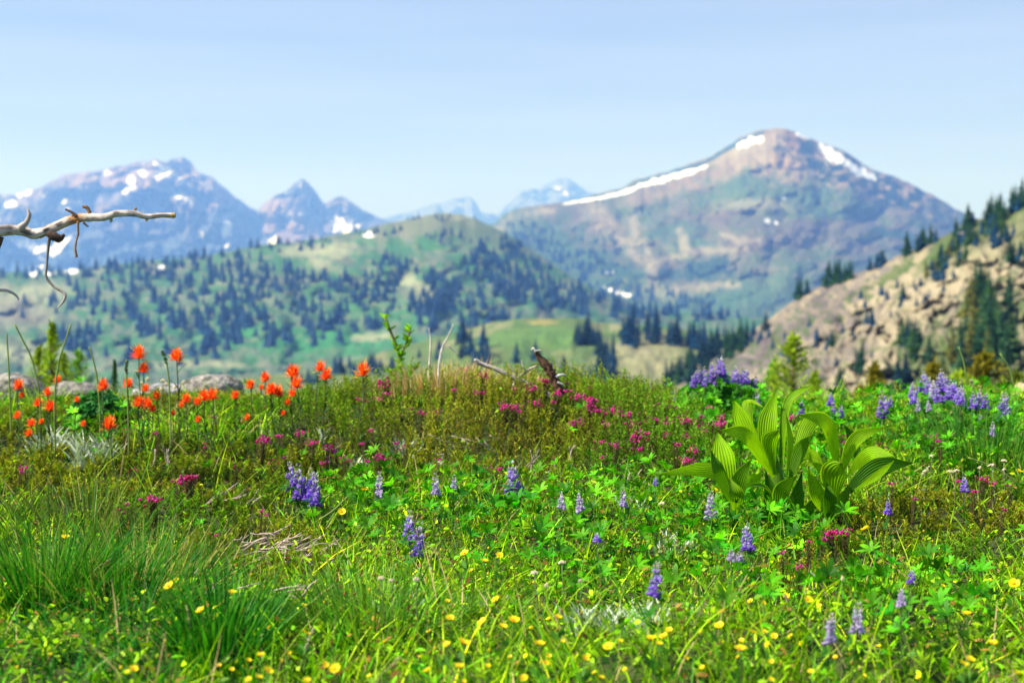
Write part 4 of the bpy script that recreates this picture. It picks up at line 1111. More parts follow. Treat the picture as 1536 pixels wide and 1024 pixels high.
for px, py, s in HC:
    base, hh, Y = stand(px, py, 0.085, 2.0, 5.6)
    v = 0 if s < 9 else 1 if s < 13 else 2 if s < 18 else 3 if s < 24 else 4
    o = K.put(base, 1.0, v=v, tilt=0.1)
    f = 1.05 * (s / F * Y) / [0.020, 0.028, 0.034, 0.040, 0.046][v] * 0.95
    o.scale = (f, f, max(hh / 0.080, 0.4))
    for ch in o.children:
        if ch.name.startswith('blossom'):
            r = f / o.scale[2]; ch.scale = (1, 1, r); ch.location = (0, 0, 0.08 * (1 - r))
    items.append((px, py, o))
K.done()
def zf(px, py):
    if px < 350 and py > 600: return 'l'
    if px > 1160: return 'r' if px > 1290 else 'h'
    if py < 600: return 'crest'
    return 'ml' if px < 620 else 'mr' if px < 960 else 'e'
ZT = {'l': 'pink heather blossom in the left meadow', 'r': 'pink heather blossom in the green right meadow', 'h': 'magenta heather blossom close to the pleated green plant', 'crest': 'magenta heather blossom on the top of the mound',
      'ml': 'pink heather blossom on the left flank of the mound', 'mr': 'pink heather blossom on the front of the mound', 'e': 'pink heather blossom on the right end of the mound'}
zoned(items, zf, lambda px, py, k, n: f'{ZT[k]}, {n} from the left', 'flower', 'pink heather blossoms')

# ------------------------------------------------------------------ yellow cinquefoil
def make_yellow(seed):
    rs = np.random.default_rng(seed)
    root = empty('yellow_cinquefoil')
    g = Geo(); tube(g, spline([(0, 0, 0), (0.004, 0.003, 0.04), (0, 0, 0.085)], 7), 0.0010, 4, (0.09, 0.17, 0.03)); g.build('stem', M['stem'], root)
    g = Geo(); c = np.array([0, 0, 0.085]); tl = rs.normal(size=2) * 0.35 + np.array([0, -0.35])
    axn = nrm(np.array([tl[0], tl[1], 1.0])); r = nrm(np.cross(axn, [0.3, 1, 0])); s = np.cross(axn, r)
    for k in range(5):
        a = k * 1.2566 + rs.random() * 0.15
        d = r * math.cos(a) + s * math.sin(a); sdv = -r * math.sin(a) + s * math.cos(a)
        cup = 0.25 + 0.25 * rs.random()
        strips(g, c[None], (d + axn * cup)[None], 0.0095, 0.0100, [0.25, 0.8, 1.0, 0.98, 0.55], (axn * 0.15)[None], sdv[None], (0.88, 0.66, 0.006), tip=(0.92, 0.80, 0.008))
    pt = g.build('petals', M['petal'], root)
    g = Geo(); n = 14; a = rs.random(n) * 6.28; q = 0.0026 * np.sqrt(rs.random(n))
    blobs(g, c + axn * 0.0016 + r * (np.cos(a) * q)[:, None] + s * (np.sin(a) * q)[:, None], axn, 0.0010, 0.0008, (0.72, 0.32, 0.01), 5, 3)
    g.build('centre', M['petal'], root)
    g = Geo(); n = 7; a = rs.random(n) * 6.28
    strips(g, np.stack([0 * a, 0 * a, 0.015 + 0.05 * rs.random(n)], -1), np.stack([np.cos(a), np.sin(a), 0.7 + 0 * a], -1), 0.018, 0.009, [0.3, 0.9, 1, 0.5], None, None, (0.06, 0.19, 0.02))
    g.build('leaves', M['leaf'], root)
    return root
YE = [(95, 806, 14), (258, 876, 17), (271, 868, 11), (339, 887, 14), (308, 912, 16), (202, 997, 16), (182, 1005, 8), (332, 997, 10), (350, 1004, 9), (364, 1018, 12), (375, 986, 9), (392, 983, 16), (389, 1001, 16), (398, 1010, 14), (450, 950, 18),
      (479, 993, 12), (511, 1001, 18), (460, 1016, 14), (454, 907, 10), (518, 765, 13), (547, 733, 13), (667, 923, 14), (699, 961, 20), (675, 964, 12), (650, 962, 12), (643, 1005, 14), (691, 1000, 18), (730, 931, 16), (745, 940, 16), (759, 929, 19),
      (702, 828, 14), (733, 841, 14), (752, 831, 12), (748, 811, 8), (754, 896, 13), (735, 996, 10), (669, 901, 10), (710, 856, 11), (1065, 736, 18), (837, 925, 14), (828, 928, 10), (804, 966, 20), (820, 980, 11), (811, 991, 12), (864, 983, 14),
      (926, 969, 16), (920, 960, 10), (981, 958, 18), (990, 955, 15), (975, 963, 12), (1079, 939, 16), (1002, 939, 12), (1136, 947, 16), (1145, 945, 12), (1108, 973, 18), (1125, 972, 10), (1111, 986, 8), (1130, 901, 10), (1138, 902, 8), (898, 1016, 11),
      (773, 1016, 13), (782, 1016, 13), (1103, 959, 10), (1084, 960, 10), (1149, 963, 10), (1301, 793, 16), (1305, 858, 9), (1207, 899, 16), (1223, 907, 9), (1177, 891, 11), (1511, 872, 18), (1449, 921, 16), (1487, 961, 16), (1446, 993, 16), (1456, 988, 16),
      (1157, 952, 12), (1195, 952, 10), (1207, 963, 8), (1226, 1007, 10), (1533, 1005, 14), (1155, 988, 9), (1165, 1016, 10), (1326, 969, 10), (1524, 706, 12), (1410, 877, 8), (700, 1016, 9), (560, 1010, 10), (620, 985, 8), (590, 960, 8), (655, 945, 8), (885, 1005, 8),
      (940, 1002, 9), (1020, 985, 9), (1255, 985, 9), (1290, 1010, 9), (1380, 1012, 9), (1405, 950, 8), (1500, 915, 7), (850, 958, 8), (795, 940, 8), (430, 975, 8), (405, 940, 8), (20, 1000, 7), (80, 980, 7), (760, 985, 8), (1060, 1000, 9)]
K = Kind([lambda s=s: make_yellow(900 + s) for s in range(7)])
items = []
for px, py, s in YE:
    base, hh, Y = stand(px, py, 0.085 if s > 11 else 0.06, 1.7, 5.6)
    f = (s / F * Y) / 0.0192
    o = K.put(base, 1.0, rz=random.uniform(-0.9, 0.9), tilt=0.15)
    zs = hh / 0.086
    o.scale = (f, f, zs)
    for ch in o.children:
        if ch.name.split('.')[0] in ('petals', 'centre'):
            r = f / zs; ch.scale = (1, 1, r); ch.location = (0, 0, 0.085 * (1 - r))
    items.append((px, py, o))
K.done()
def zf(px, py):
    if py < 850: return 'u'
    return 'a' if px < 420 else 'b' if px < 620 else 'c' if px < 800 else 'd' if px < 1050 else 'e' if px < 1240 else 'f'
ZT = {'u': 'yellow cinquefoil among the leaves higher up the meadow', 'a': 'yellow cinquefoil in the left foreground grass', 'b': 'yellow cinquefoil left of the bottom centre', 'c': 'yellow cinquefoil in the bottom centre bed',
      'd': 'yellow cinquefoil right of the bottom centre', 'e': 'yellow cinquefoil below the pleated green plant', 'f': 'yellow cinquefoil in the right foreground'}
zoned(items, zf, lambda px, py, k, n: f'{ZT[k]}, {n} from the left', 'flower', 'yellow cinquefoils')

# ------------------------------------------------------------------ little cream flower heads
def make_cream(seed):
    rs = np.random.default_rng(seed); root = empty('cream_flower')
    g = Geo(); tube(g, spline([(0, 0, 0), (0.003, 0, 0.05), (0, 0, 0.1)], 6), 0.0011, 4, (0.16, 0.2, 0.09)); g.build('stem', M['stem'], root)
    g = Geo(); n = 34; a = rs.random(n) * 6.28; q = 0.0075 * np.sqrt(rs.random(n))
    blobs(g, np.stack([np.cos(a) * q, np.sin(a) * q, 0.1 + 0.0035 * (1 - (q / .0075) ** 2) + 0.0015 * rs.random(n)], -1), [0, 0, 1], 0.002, 0.0016, np.array([0.72, 0.64, 0.46]) * (0.8 + .3 * rs.random((n, 1))), 5, 3)
    g.build('flower_head', M['silver'], root); return root
K = Kind([lambda s=s: make_cream(1100 + s) for s in range(3)])
items = []
for px, py, s in [(808, 858, 14), (852, 843, 14), (805, 876, 8), (582, 866, 13), (590, 868, 10), (628, 868, 12), (996, 754, 14), (1448, 682, 0), (1420, 706, 12), (1433, 705, 12), (1494, 697, 15), (1502, 690, 10), (1392, 683, 10), (1506, 704, 8), (1262, 866, 7), (870, 870, 8), (1468, 700, 8), (225, 566, 8), (252, 574, 9), (238, 570, 9), (262, 580, 8), (244, 582, 8), (216, 574, 8), (275, 572, 8)]:
    if not s: continue
    base, hh, Y = stand(px, py, 0.10 if py > 600 else 0.16, 2.0, 5.6); f = (s / F * Y) / 0.019
    o = K.put(base, 1.0); o.scale = (f, f, hh / 0.103)
    items.append((px, py, o))
K.done()
zoned(items, lambda px, py: 'a' if py < 600 else 'b' if px < 1100 else 'c', lambda px, py, k, n: {'a': 'small white flower head behind the paintbrushes', 'b': 'small cream flower head in the leafy middle', 'c': 'small cream flower head in the right meadow'}[k] + f', {n} from the left', 'flower', 'cream flower heads')

# ------------------------------------------------------------------ silvery leaf clumps
def silver(px, py, wpx, hpx, n, label):
    base, hh, Y = stand(px, py, 0.035, 2.0, 5.5)
    root = empty('silver_leaf_clump', base); r = wpx / F * Y / 2; h = hpx / F * Y * 1.15
    x = (RNG.random(n) * 2 - 1) * r; y = (RNG.random(n) * 2 - 1) * min(r, 0.05) * 1.3
    z = G(base[0] + x, base[1] + y) - base[2]
    a = RNG.random(n) * 6.28
    g = Geo(); strips(g, np.stack([x, y, z], -1), np.stack([np.cos(a) * 0.35, np.sin(a) * 0.35, 1 + 0 * a], -1), h * (0.6 + 0.7 * RNG.random(n)), 0.0075, [0.5, 0.9, 1, 0.6, 0.1], np.stack([np.cos(a), np.sin(a), -0.3 + 0 * a], -1) * 0.3, None,
                      np.array([0.46, 0.54, 0.44]) * (0.8 + 0.4 * RNG.random((n, 1))))
    g.build('leaves', M['silver'], root)
    return tag(root, label, 'plant', 'silvery leaf clumps')
for k, a in enumerate([(80, 664, 60, 30, 90), (140, 675, 50, 36, 90), (610, 668, 26, 26, 40), (538, 690, 16, 22, 26), (478, 645, 16, 16, 24), (400, 640, 20, 14, 24), (600, 884, 70, 26, 90), (700, 888, 60, 20, 80),
                       (770, 885, 40, 14, 40), (925, 928, 130, 44, 200), (880, 918, 40, 28, 50), (1010, 912, 40, 36, 60), (1012, 810, 44, 30, 60), (950, 745, 46, 20, 40), (650, 690, 20, 20, 24), (890, 780, 30, 24, 30), (1350, 738, 80, 14, 60), (1400, 728, 50, 14, 40)]):
    where = 'below the orange paintbrushes' if a[1] < 680 and a[0] < 300 else 'on the heather slope' if a[1] < 700 else 'in the foreground meadow' if a[1] > 850 else 'in the leafy middle meadow' if a[0] < 1200 else 'right of the pleated plant'
    pos = {0: 'left', 1: 'right', 2: 'in front of the dead grass mound', 3: 'beside pink blossom', 4: 'farthest back', 5: 'leftmost', 6: 'leftmost, by two cream flowers', 7: 'second from the left', 8: 'small one left of centre', 9: 'broadest of all', 10: 'tucked left of the broadest',
           11: 'right of the broadest', 12: 'nearest the green plant', 13: 'behind small lupines', 14: 'lowest, above lupine leaves', 15: 'under small lupines', 16: 'the left one', 17: 'the right one'}[k]
    silver(*a, f'silvery grey leaf clump {where}, {pos}')
# ------------------------------------------------------------------ the pleated green plants (false hellebore)
def pleat_leaf(pts, wpx, facing, cup=0.25, dark=0.0, npl=8, parent=None, peak=0.42, tw=0.0):
    """pts: (px, py, Y) base, middle, tip; facing: direction the upper side looks to"""
    P = [PT(*p) for p in pts]; n = 30
    c = spline(P, n); Ym = pts[1][2]; W = 0.80 * wpx / F * Ym
    t = np.linspace(0, 1, n); tg = nrm(np.gradient(c, axis=0))
    f = np.asarray(facing, float)
    sd = nrm(np.cross(tg, f + 0 * tg)); nm = np.cross(sd, tg)
    an = tw * (t - 0.3)[:, None]
    sd, nm = sd * np.cos(an) + nm * np.sin(an), nm * np.cos(an) - sd * np.sin(an)
    e = np.log(0.5) / np.log(peak)
    wp = np.sin(math.pi * np.clip(t, 0.0, 1) ** e) ** 0.85 * (1 - 0.5 * np.clip((t - 0.6) / 0.4, 0, 1))
    wp = np.maximum(wp, 0.30 * (1 - t / 0.3).clip(0, 1))
    wp = np.maximum(wp, 0.02)
    m = npl * 4 + 1; s = np.linspace(-1, 1, m)
    pl = np.cos(s * math.pi * npl)
    amp = 0.040 * W * (0.3 + 0.7 * wp)
    V = c[:, None] + sd[:, None] * (s[None] * (wp * W / 2)[:, None])[..., None] + nm[:, None] * ((pl[None] * amp[:, None]) + (cup * (s[None] ** 2) * (wp * W / 2)[:, None]))[..., None]
    edge = 1 + 0.02 * (fbm(t * 6 + pts[0][0], t * 3, 2, 5) - .5)
    i = np.arange(n - 1)[:, None] * m; j = np.arange(m - 1)[None]
    Q = np.stack([i + j, i + j + 1, i + m + j + 1, i + m + j], -1).reshape(-1, 4)
    a = np.array([0.36, 0.57, 0.008]) * (1 - dark) + np.array([0.03, 0.17, 0.010]) * dark  # dark: shade on undersides and in the clump's core, put into the leaf colour
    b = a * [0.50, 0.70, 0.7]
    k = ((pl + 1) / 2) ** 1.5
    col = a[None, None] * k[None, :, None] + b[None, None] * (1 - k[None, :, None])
    sp = fbm(t[:, None] * 7 + pts[0][1], s[None] * 2.5 + pts[0][0], 4, 3)[..., None]
    col = col * (0.78 + 0.4 * sp) + 0 * V
    brn = np.clip((fbm(t[:, None] * 22 + pts[0][0], s[None] * 6 + pts[0][1], 3, 9)[..., None] - 0.78) * 14, 0, 1) + np.clip((t[:, None, None] - 0.975) * 40, 0, 1)
    col = col * (1 - np.clip(brn, 0, 1) * 0.8) + np.array([0.22, 0.12, 0.03]) * np.clip(brn, 0, 1) * 0.8
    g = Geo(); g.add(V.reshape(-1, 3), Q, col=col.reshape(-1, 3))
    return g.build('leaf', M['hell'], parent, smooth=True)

def hplant(label, base, stems, leaves):
    Y0 = base[2]
    B = PT(*base); gz = float(G(B[0], B[1]))
    root = empty('pleated_plant', (B[0], B[1], gz))
    inv = Vector((B[0], B[1], gz))
    for st in stems:
        pts = [PT(*p[:3]) for p in st]; pts[0] = np.array([pts[0][0], pts[0][1], float(G(pts[0][0], pts[0][1])) - 0.01])
        c, r = spline(pts, 14, [p[3] for p in st])
        g = Geo(); tube(g, c, r, 10, np.array([0.09, 0.20, 0.015])); o = g.build('stem', M['hell'], root, smooth=True); o.location = -inv
    for lf in leaves:
        kw = dict(lf[3]) if len(lf) > 3 else {}
        o = pleat_leaf(lf[0], lf[1], lf[2], parent=root, **kw); o.location = -inv
    return tag(root, label, 'plant', 'pleated green plants')
UPF, UPL, UPR, UP, LFT, RGT = (0, -0.9, 0.5), (-0.6, -0.6, 0.6), (0.6, -0.6, 0.6), (0, -0.25, 1), (-1, -0.5, 0.2), (1, -0.5, 0.2)
Yh = 3.55
hplant('small left clump of broad pleated leaves, one long leaf reaching left', (1103, 775, Yh), [[(1103, 800, Yh, .009), (1100, 752, Yh, .009), (1097, 715, Yh, .005)]], [
    (((1097, 742, 3.55), (1066, 705, 3.54), (983, 712, 3.52)), 30, (0.1, -1, 0.45), dict(cup=-0.25, peak=0.5)),
    (((1099, 768, 3.55), (1086, 695, 3.56), (1076, 647, 3.60)), 46, (-0.35, -0.9, 0.3), dict(cup=0.15, peak=0.55)),
    (((1102, 764, 3.52), (1076, 708, 3.46), (1066, 674, 3.47)), 30, (0.6, -0.8, 0.1), dict(cup=0.30, dark=0.75, peak=0.5)),
    (((1104, 772, 3.50), (1112, 722, 3.47), (1127, 688, 3.46)), 34, (-0.5, -0.8, 0.2), dict(cup=0.4, dark=0.6, peak=0.5)),
    (((1105, 772, 3.46), (1103, 742, 3.42), (1094, 716, 3.44)), 32, (0.3, -0.9, 0.1), dict(cup=0.3, dark=0.35, peak=0.45)),
    (((1104, 765, 3.58), (1132, 715, 3.62), (1140, 694, 3.60)), 24, UPR, dict(cup=0.3)),
])
hplant('tall middle clump of striped pleated leaves with a dark sheathed stem', (1176, 800, Yh), [[(1176, 818, 3.55, .016), (1174, 770, 3.55, .020), (1166, 715, 3.55, .014), (1160, 680, 3.56, .006)]], [
    (((1152, 705, 3.57), (1118, 640, 3.60), (1101, 600, 3.62)), 36, (-0.5, -0.85, 0.4), dict(cup=0.15, peak=0.6)),
    (((1128, 650, 3.66), (1122, 602, 3.70), (1146, 611, 3.68)), 22, (0, -0.2, 1), dict(cup=-0.2, peak=0.5)),
    (((1156, 706, 3.54), (1152, 640, 3.54), (1165, 581, 3.58)), 36, (-0.35, -0.95, 0.1), dict(cup=0.35, peak=0.5)),
    (((1174, 700, 3.60), (1184, 608, 3.62), (1222, 576, 3.62)), 20, (-0.6, -0.5, 0.6), dict(cup=0.6, dark=0.3, peak=0.6)),
    (((1160, 715, 3.50), (1120, 655, 3.44), (1079, 645, 3.42)), 32, (0.1, -1, 0.4), dict(cup=0.1, peak=0.5)),
    (((1163, 712, 3.46), (1155, 664, 3.42), (1168, 645, 3.36)), 34, (-0.1, -0.9, -0.2), dict(cup=-0.5, dark=0.25, peak=0.6)),
    (((1180, 712, 3.52), (1184, 660, 3.52), (1178, 614, 3.55)), 16, (0.5, -0.8, 0), dict(cup=0.3, peak=0.5)),
    (((1170, 705, 3.62), (1172, 650, 3.64), (1172, 606, 3.62)), 20, (0.6, -0.7, 0), dict(cup=0.3, dark=0.8, peak=0.5)),
    (((1184, 722, 3.56), (1200, 676, 3.58), (1222, 650, 3.56)), 26, (-0.3, -0.9, 0.3), dict(cup=0.2, dark=0.6, peak=0.5)),
    (((1190, 700, 3.66), (1214, 634, 3.70), (1247, 629, 3.72)), 30, (0, -0.8, 0.6), dict(cup=-0.2, peak=0.5)),
    (((1172, 785, 3.48), (1150, 735, 3.43), (1120, 726, 3.38)), 20, (0, -0.6, 0.8), dict(cup=0.3, dark=0.7, peak=0.5)),
    (((1178, 790, 3.46), (1172, 742, 3.40), (1196, 712, 3.34)), 34, (-0.1, -0.9, 0.3), dict(cup=0.2, dark=0.55, peak=0.55)),
    (((1168, 800, 3.50), (1160, 752, 3.47), (1148, 704, 3.47)), 34, (-0.2, -1, 0), dict(cup=0.5, dark=0.85, peak=0.45)),
    (((1184, 800, 3.50), (1192, 752, 3.47), (1203, 706, 3.47)), 32, (0.2, -1, 0), dict(cup=0.5, dark=0.85, peak=0.45)),
    (((1176, 802, 3.46), (1176, 760, 3.42), (1172, 722, 3.43)), 30, (0, -1, 0), dict(cup=0.5, dark=0.9, peak=0.45)),
    (((1188, 795, 3.54), (1216, 760, 3.56), (1232, 745, 3.56)), 22, UPR, dict(cup=0.3, dark=0.7)),
    (((1170, 795, 3.54), (1136, 765, 3.55), (1118, 752, 3.52)), 20, UPL, dict(cup=0.3, dark=0.8)),
    (((1170, 800, 3.52), (1140, 788, 3.50), (1126, 800, 3.48)), 16, UP, dict(cup=0.3, dark=0.8)),
])
hplant('right clump of arching pleated leaves, the longest pointing right', (1243, 780, Yh), [[(1243, 796, 3.55, .009), (1246, 750, 3.55, .012), (1255, 712, 3.55, .007)]], [
    (((1258, 712, 3.53), (1240, 638, 3.50), (1198, 621, 3.46)), 34, (0.45, -0.95, 0.3), dict(cup=0.1, peak=0.5)),
    (((1262, 712, 3.53), (1284, 660, 3.52), (1331, 640, 3.50)), 26, (-0.4, -0.95, 0.3), dict(cup=0.35, peak=0.5)),
    (((1268, 716, 3.50), (1303, 680, 3.46), (1343, 684, 3.42)), 28, (-0.2, -1, 0.5), dict(cup=-0.1, peak=0.55)),
    (((1282, 735, 3.48), (1318, 712, 3.44), (1342, 690, 3.42)), 17, (-0.5, -0.7, 0.4), dict(cup=0.2, peak=0.5)),
    (((1262, 745, 3.56), (1316, 702, 3.55), (1371, 694, 3.56)), 38, (-0.3, -0.8, 0.2), dict(cup=0.1, dark=0.85, peak=0.5)),
    (((1238, 774, 3.48), (1226, 740, 3.44), (1212, 699, 3.44)), 28, (-0.3, -0.95, 0.1), dict(cup=0.3, peak=0.55)),
    (((1250, 765, 3.48), (1251, 716, 3.42), (1262, 694, 3.34)), 54, (-0.1, -0.9, 0.3), dict(cup=-0.3, dark=0.25, peak=0.6)),
    (((1246, 770, 3.50), (1262, 748, 3.48), (1276, 728, 3.48)), 26, (0.3, -0.9, 0.1), dict(cup=0.3, dark=0.6)),
    (((1238, 718, 3.58), (1216, 680, 3.60), (1192, 700, 3.58)), 24, (0, -0.8, 0.6), dict(cup=-0.2, peak=0.5)),
    (((1290, 700, 3.66), (1278, 660, 3.68), (1266, 636, 3.68)), 24, (0.4, -0.8, 0), dict(cup=0.2, dark=0.85)),
    (((1300, 710, 3.62), (1302, 682, 3.64), (1308, 660, 3.64)), 15, UPF, dict(cup=0.2)),
    (((1242, 780, 3.46), (1244, 748, 3.43), (1240, 722, 3.44)), 26, (0, -1, 0), dict(cup=0.5, dark=0.8)),
    (((1246, 782, 3.50), (1262, 770, 3.49), (1284, 766, 3.47)), 18, UP, dict(cup=0.3, dark=0.8)),
])

# ------------------------------------------------------------------ dead snag whose branch reaches in from the left
BK = np.array([0.46, 0.41, 0.38]); BR = np.array([0.26, 0.15, 0.08]); DK = np.array([0.07, 0.045, 0.035])
Yb = 3.8
tx = PT(-260, 400, Yb)[0]; tz = float(G(tx, Yb))
root = empty('dead_snag', (tx, Yb, tz)); off = Vector((-tx, -Yb, -tz))
def part(g, name, mat, par=root, smooth=True):
    o = g.build(name, mat, par, smooth); o.location = off if par is root else (0, 0, 0); return o
g = Geo(); c, r = spline([(tx, Yb, tz - .1), (tx + .02, Yb, -0.2), (tx - .01, Yb, 0.3), (tx + .05, Yb + .03, 0.9)], 24, [.09, .07, .055, .03]); tube(g, c, r, 24, BK * 0.8, 0.12, True, 0.6); part(g, 'trunk', M['bark'])
q = [(-262, 372), (-150, 366), (-60, 358), (-10, 348), (15, 345), (34, 346), (52, 351), (70, 346), (88, 338), (104, 331), (118, 327), (135, 326), (155, 326), (172, 321), (190, 320), (205, 321), (220, 325), (240, 323), (262, 323)]
rp_ = [22, 16, 11, 9.5, 9, 8.5, 9, 8.5, 8, 8, 7.5, 7, 6, 5.5, 5.6, 5, 4.6, 4.4, 4.2]
pts = [PT(a, b, Yb + 0.02 * math.sin(a / 40)) for a, b in q]
c, r = spline(pts, 150, [0.88 * v / F * Yb for v in rp_])
pxs, _ = PX(c)
bc = BK[None] * (0.8 + 0.5 * fbm(pxs / 7, pxs * 0, 3, 77)[:, None])
m_ = np.exp(-((pxs - 116) / 12) ** 2)[:, None]; bc = bc * (1 - m_) + np.array([0.42, 0.20, 0.07]) * m_
g = Geo(); tube(g, c, r, 26, bc, 0.14, True, 0.65); branch = part(g, 'branch', M['bark'])
def twig(pts, rr, col, name='twig', Yt=Yb - 0.005, par=branch, n=22):
    p = [PT(a, b, Yt) for a, b in pts]; c, r = spline(p, n, [v / F * Yt for v in rr])
    g = Geo(); tube(g, c, r, 7, col, 0.2); o = g.build(name, M['bark'], par, True); return o
twig([(30, 342), (40, 333), (44, 322), (41, 313)], [6, 4, 3.2, 1.2], BK * .8)
twig([(115, 325), (107, 318), (98, 314)], [3, 2, 1.6], DK * 1.6)
twig([(136, 329), (134, 318), (130, 311), (124, 310)], [3.4, 3, 2.8, 2.2], BR * .9)
twig([(117, 332), (117, 345), (117, 352), (114, 364), (113, 375), (115, 386)], [1.8, 1.8, 1.6, 1.4, 1.8, 2.2], BR * 1.1, 'hanging_twig')
twig([(75, 352), (72, 375), (70, 398), (69, 414), (75, 424), (84, 432), (93, 437), (98, 443), (95, 452), (86, 462)], [2.8, 2.2, 1.9, 2.0, 2.0, 2.2, 2.2, 2.4, 2.0, 1.0], np.linspace(0.3, 1.15, 44)[:, None] * BK[None], 'hanging_twig', n=44)
twig([(72, 350), (82, 355), (90, 357), (97, 352)], [5, 7, 6, 2], DK, 'knot')
twig([(78, 356), (88, 360), (95, 354)], [3, 4, 2], DK, 'knot')
twig([(162, 322), (167, 330), (165, 333)], [4, 2.6, 1], BK, 'stub'); twig([(218, 323), (220, 329), (218, 332)], [4, 2.4, 1], BK * 1.05, 'stub')
twig([(202, 320), (203, 314), (205, 312)], [3, 2, 1.4], BR, 'stub'); twig([(125, 334), (131, 339), (133, 339)], [2, 1.2, 0.8], BR, 'stub')
twig([(258, 323), (263, 323)], [4.4, 4.0], (0.45, 0.30, 0.12), 'broken_end')
twig([(2, 355), (0, 365), (-4, 376), (-12, 386)], [4, 3, 2, 1.5], DK, 'twig')
p = [PT(a, b, Yb) for a, b in [(-255, 470), (-160, 450), (-60, 440), (0, 435), (16, 438), (25, 444), (28, 450)]]
c, r = spline(p, 30, [v / F * Yb for v in [9, 6, 3.5, 2.4, 2.2, 1.8, 1]]); g = Geo(); tube(g, c, r, 7, BK * 1.05, 0.2); part(g, 'thin_branch', M['bark'])
tag(root, 'weathered dead snag with a bare grey branch reaching in from the left', 'dead tree')

# ------------------------------------------------------------------ dead wood on the mound
def wood(name, pts, rr, Y, label, cat, group=None, col=BK, subs=(), rough=0.25):
    """pts in pixels with distance Y each; subs: small side pieces"""
    P = [PT(a[0], a[1], a[2] if len(a) > 2 else Y) for a in pts]
    b = P[-1].copy() if P[-1][2] < P[0][2] else P[0].copy(); root = empty(name, b); of = Vector((-b[0], -b[1], -b[2]))
    c, r = spline(P, 26, [v / F * Y for v in rr]); g = Geo(); tube(g, c, r, 16, col, rough, True, 0.5); o = g.build('wood', M['bark'], root, True); o.location = of
    for s in subs:
        P = [PT(a[0], a[1], a[2] if len(a) > 2 else Y - 0.01) for a in s[0]]; c, r = spline(P, 12, [v / F * Y for v in s[1]]); g = Geo(); tube(g, c, r, 6, s[2], 0.2); q_ = g.build(s[3], M['bark'], root, True); q_.location = of
    return tag(root, label, cat, group)
wood('dead_log', [(714, 543), (740, 552), (770, 566), (800, 580), (835, 600)], [3.2, 3, 3.6, 4.4, 5], 4.85, 'pale grey dead stick slanting down into the heather', 'dead wood', col=BK * 0.8, subs=[([(716, 542), (713, 540), (720, 541)], [2, 2.6, 1], (0.5, 0.5, 0.46), 'broken_end')])
wood('broken_stub', [(803, 526), (812, 540), (822, 551), (830, 564), (838, 584), (844, 600)], [3.2, 5, 6.5, 7, 6, 6], 4.8, 'dark brown jagged broken branch standing up from the heather', 'dead wood', col=np.array([0.10, 0.055, 0.035]), rough=0.7,
     subs=[([(804, 528), (800, 522), (797, 525)], [2, 1.4, .6], (0.6, 0.58, 0.52), 'splinter'), ([(804, 526), (812, 525)], [1.6, .8], (0.6, 0.58, 0.52), 'splinter'), ([(834, 565), (842, 562), (850, 562)], [2.4, 2.0, 0.5], (0.55, 0.55, 0.55), 'splinter'), ([(836, 573), (843, 576), (846, 576)], [2, 1.6, 0.5], (0.55, 0.55, 0.52), 'splinter')])
wood('dead_stalk', [(643, 492), (646, 510), (645, 535), (641, 585)], [0.7, 1.3, 1.5, 1.7], 4.95, 'pale dead stalk standing in straw on the mound, left of two', 'dead wood', col=(0.5, 0.46, 0.42))
wood('dead_stalk', [(680, 486), (672, 505), (664, 520), (659, 545), (657, 585)], [0.7, 1.2, 1.4, 1.6, 1.7], 4.9, 'bent pale dead stalk on the mound, right of two', 'dead wood', col=(0.5, 0.47, 0.45), subs=[([(672, 518), (680, 525), (688, 530)], [1.4, 1.2, 0.6], (0.5, 0.47, 0.45), 'side_twig')])
wood('dead_twig', [(805, 548), (790, 556), (778, 566), (770, 578)], [1, 2, 2.2, 2], 4.85, 'thin dead twig leaning on the pale stick', 'dead wood', col=BK, subs=[([(788, 558), (784, 548), (782, 540)], [1.2, 1, .6], BK, 'side_twig'), ([(780, 566), (766, 552), (762, 545)], [1.2, 1, .6], BK, 'side_twig')])
# heaps of bleached twigs in the left meadow
def twigheap(px, py, wpx, hpx, n, label, ang=20):
    base, hh, Y = stand(px, py, 0.05, 2.2, 5.2); base = PT(px, py, Y); root = empty('bleached_twigs', base)
    for k in range(n):
        a = rad(ang + random.uniform(-28, 28)); L = random.uniform(0.15, 0.5) * wpx / F * Y
        c = np.array([random.uniform(-.5, .5) * wpx / F * Y, random.uniform(-0.05, 0.03), random.uniform(-.5, .5) * hpx / F * Y])
        d = np.array([math.cos(a), random.uniform(-.3, .3), math.sin(a)]) * L / 2
        k1 = RNG.normal(size=3) * L * 0.09
        pts = [c - d, c + k1, c + d]
        g = Geo(); cc, r = spline(pts, 9, [0.0016, 0.0014, 0.0006]); cl = np.array([0.46, 0.37, 0.33]) * random.uniform(0.7, 1.25)
        tube(g, cc, r, 5, cl, 0.3)
        for _ in range(2):
            i = random.randrange(2, 7); e = cc[i] + d / L * 2 * L * random.uniform(.15, .3) + RNG.normal(size=3) * L * 0.08
            tube(g, [cc[i], e], [0.0013, 0.0006], 4, cl)
        g.build('twig', M['bark'], root)
    return tag(root, label, 'twigs', 'heaps of bleached twigs')
twigheap(440, 828, 110, 34, 46, 'densest heap of bleached pinkish twigs, in the left meadow')
twigheap(395, 812, 90, 36, 16, 'long bleached twigs just left of the densest twig heap', 15)
twigheap(350, 745, 90, 34, 9, 'thin bleached twigs below a pink heather patch', 35)
twigheap(282, 815, 26, 34, 9, 'small knot of pale twigs beside the dark grass tussock', 70)
twigheap(308, 868, 40, 46, 6, 'pale twigs standing above a yellow flower at left', 62)
twigheap(225, 690, 70, 24, 7, 'small grey twigs on the left heather slope', 75)
twigheap(700, 668, 110, 26, 9, 'grey twigs lying in the front of the heather mound', -35)
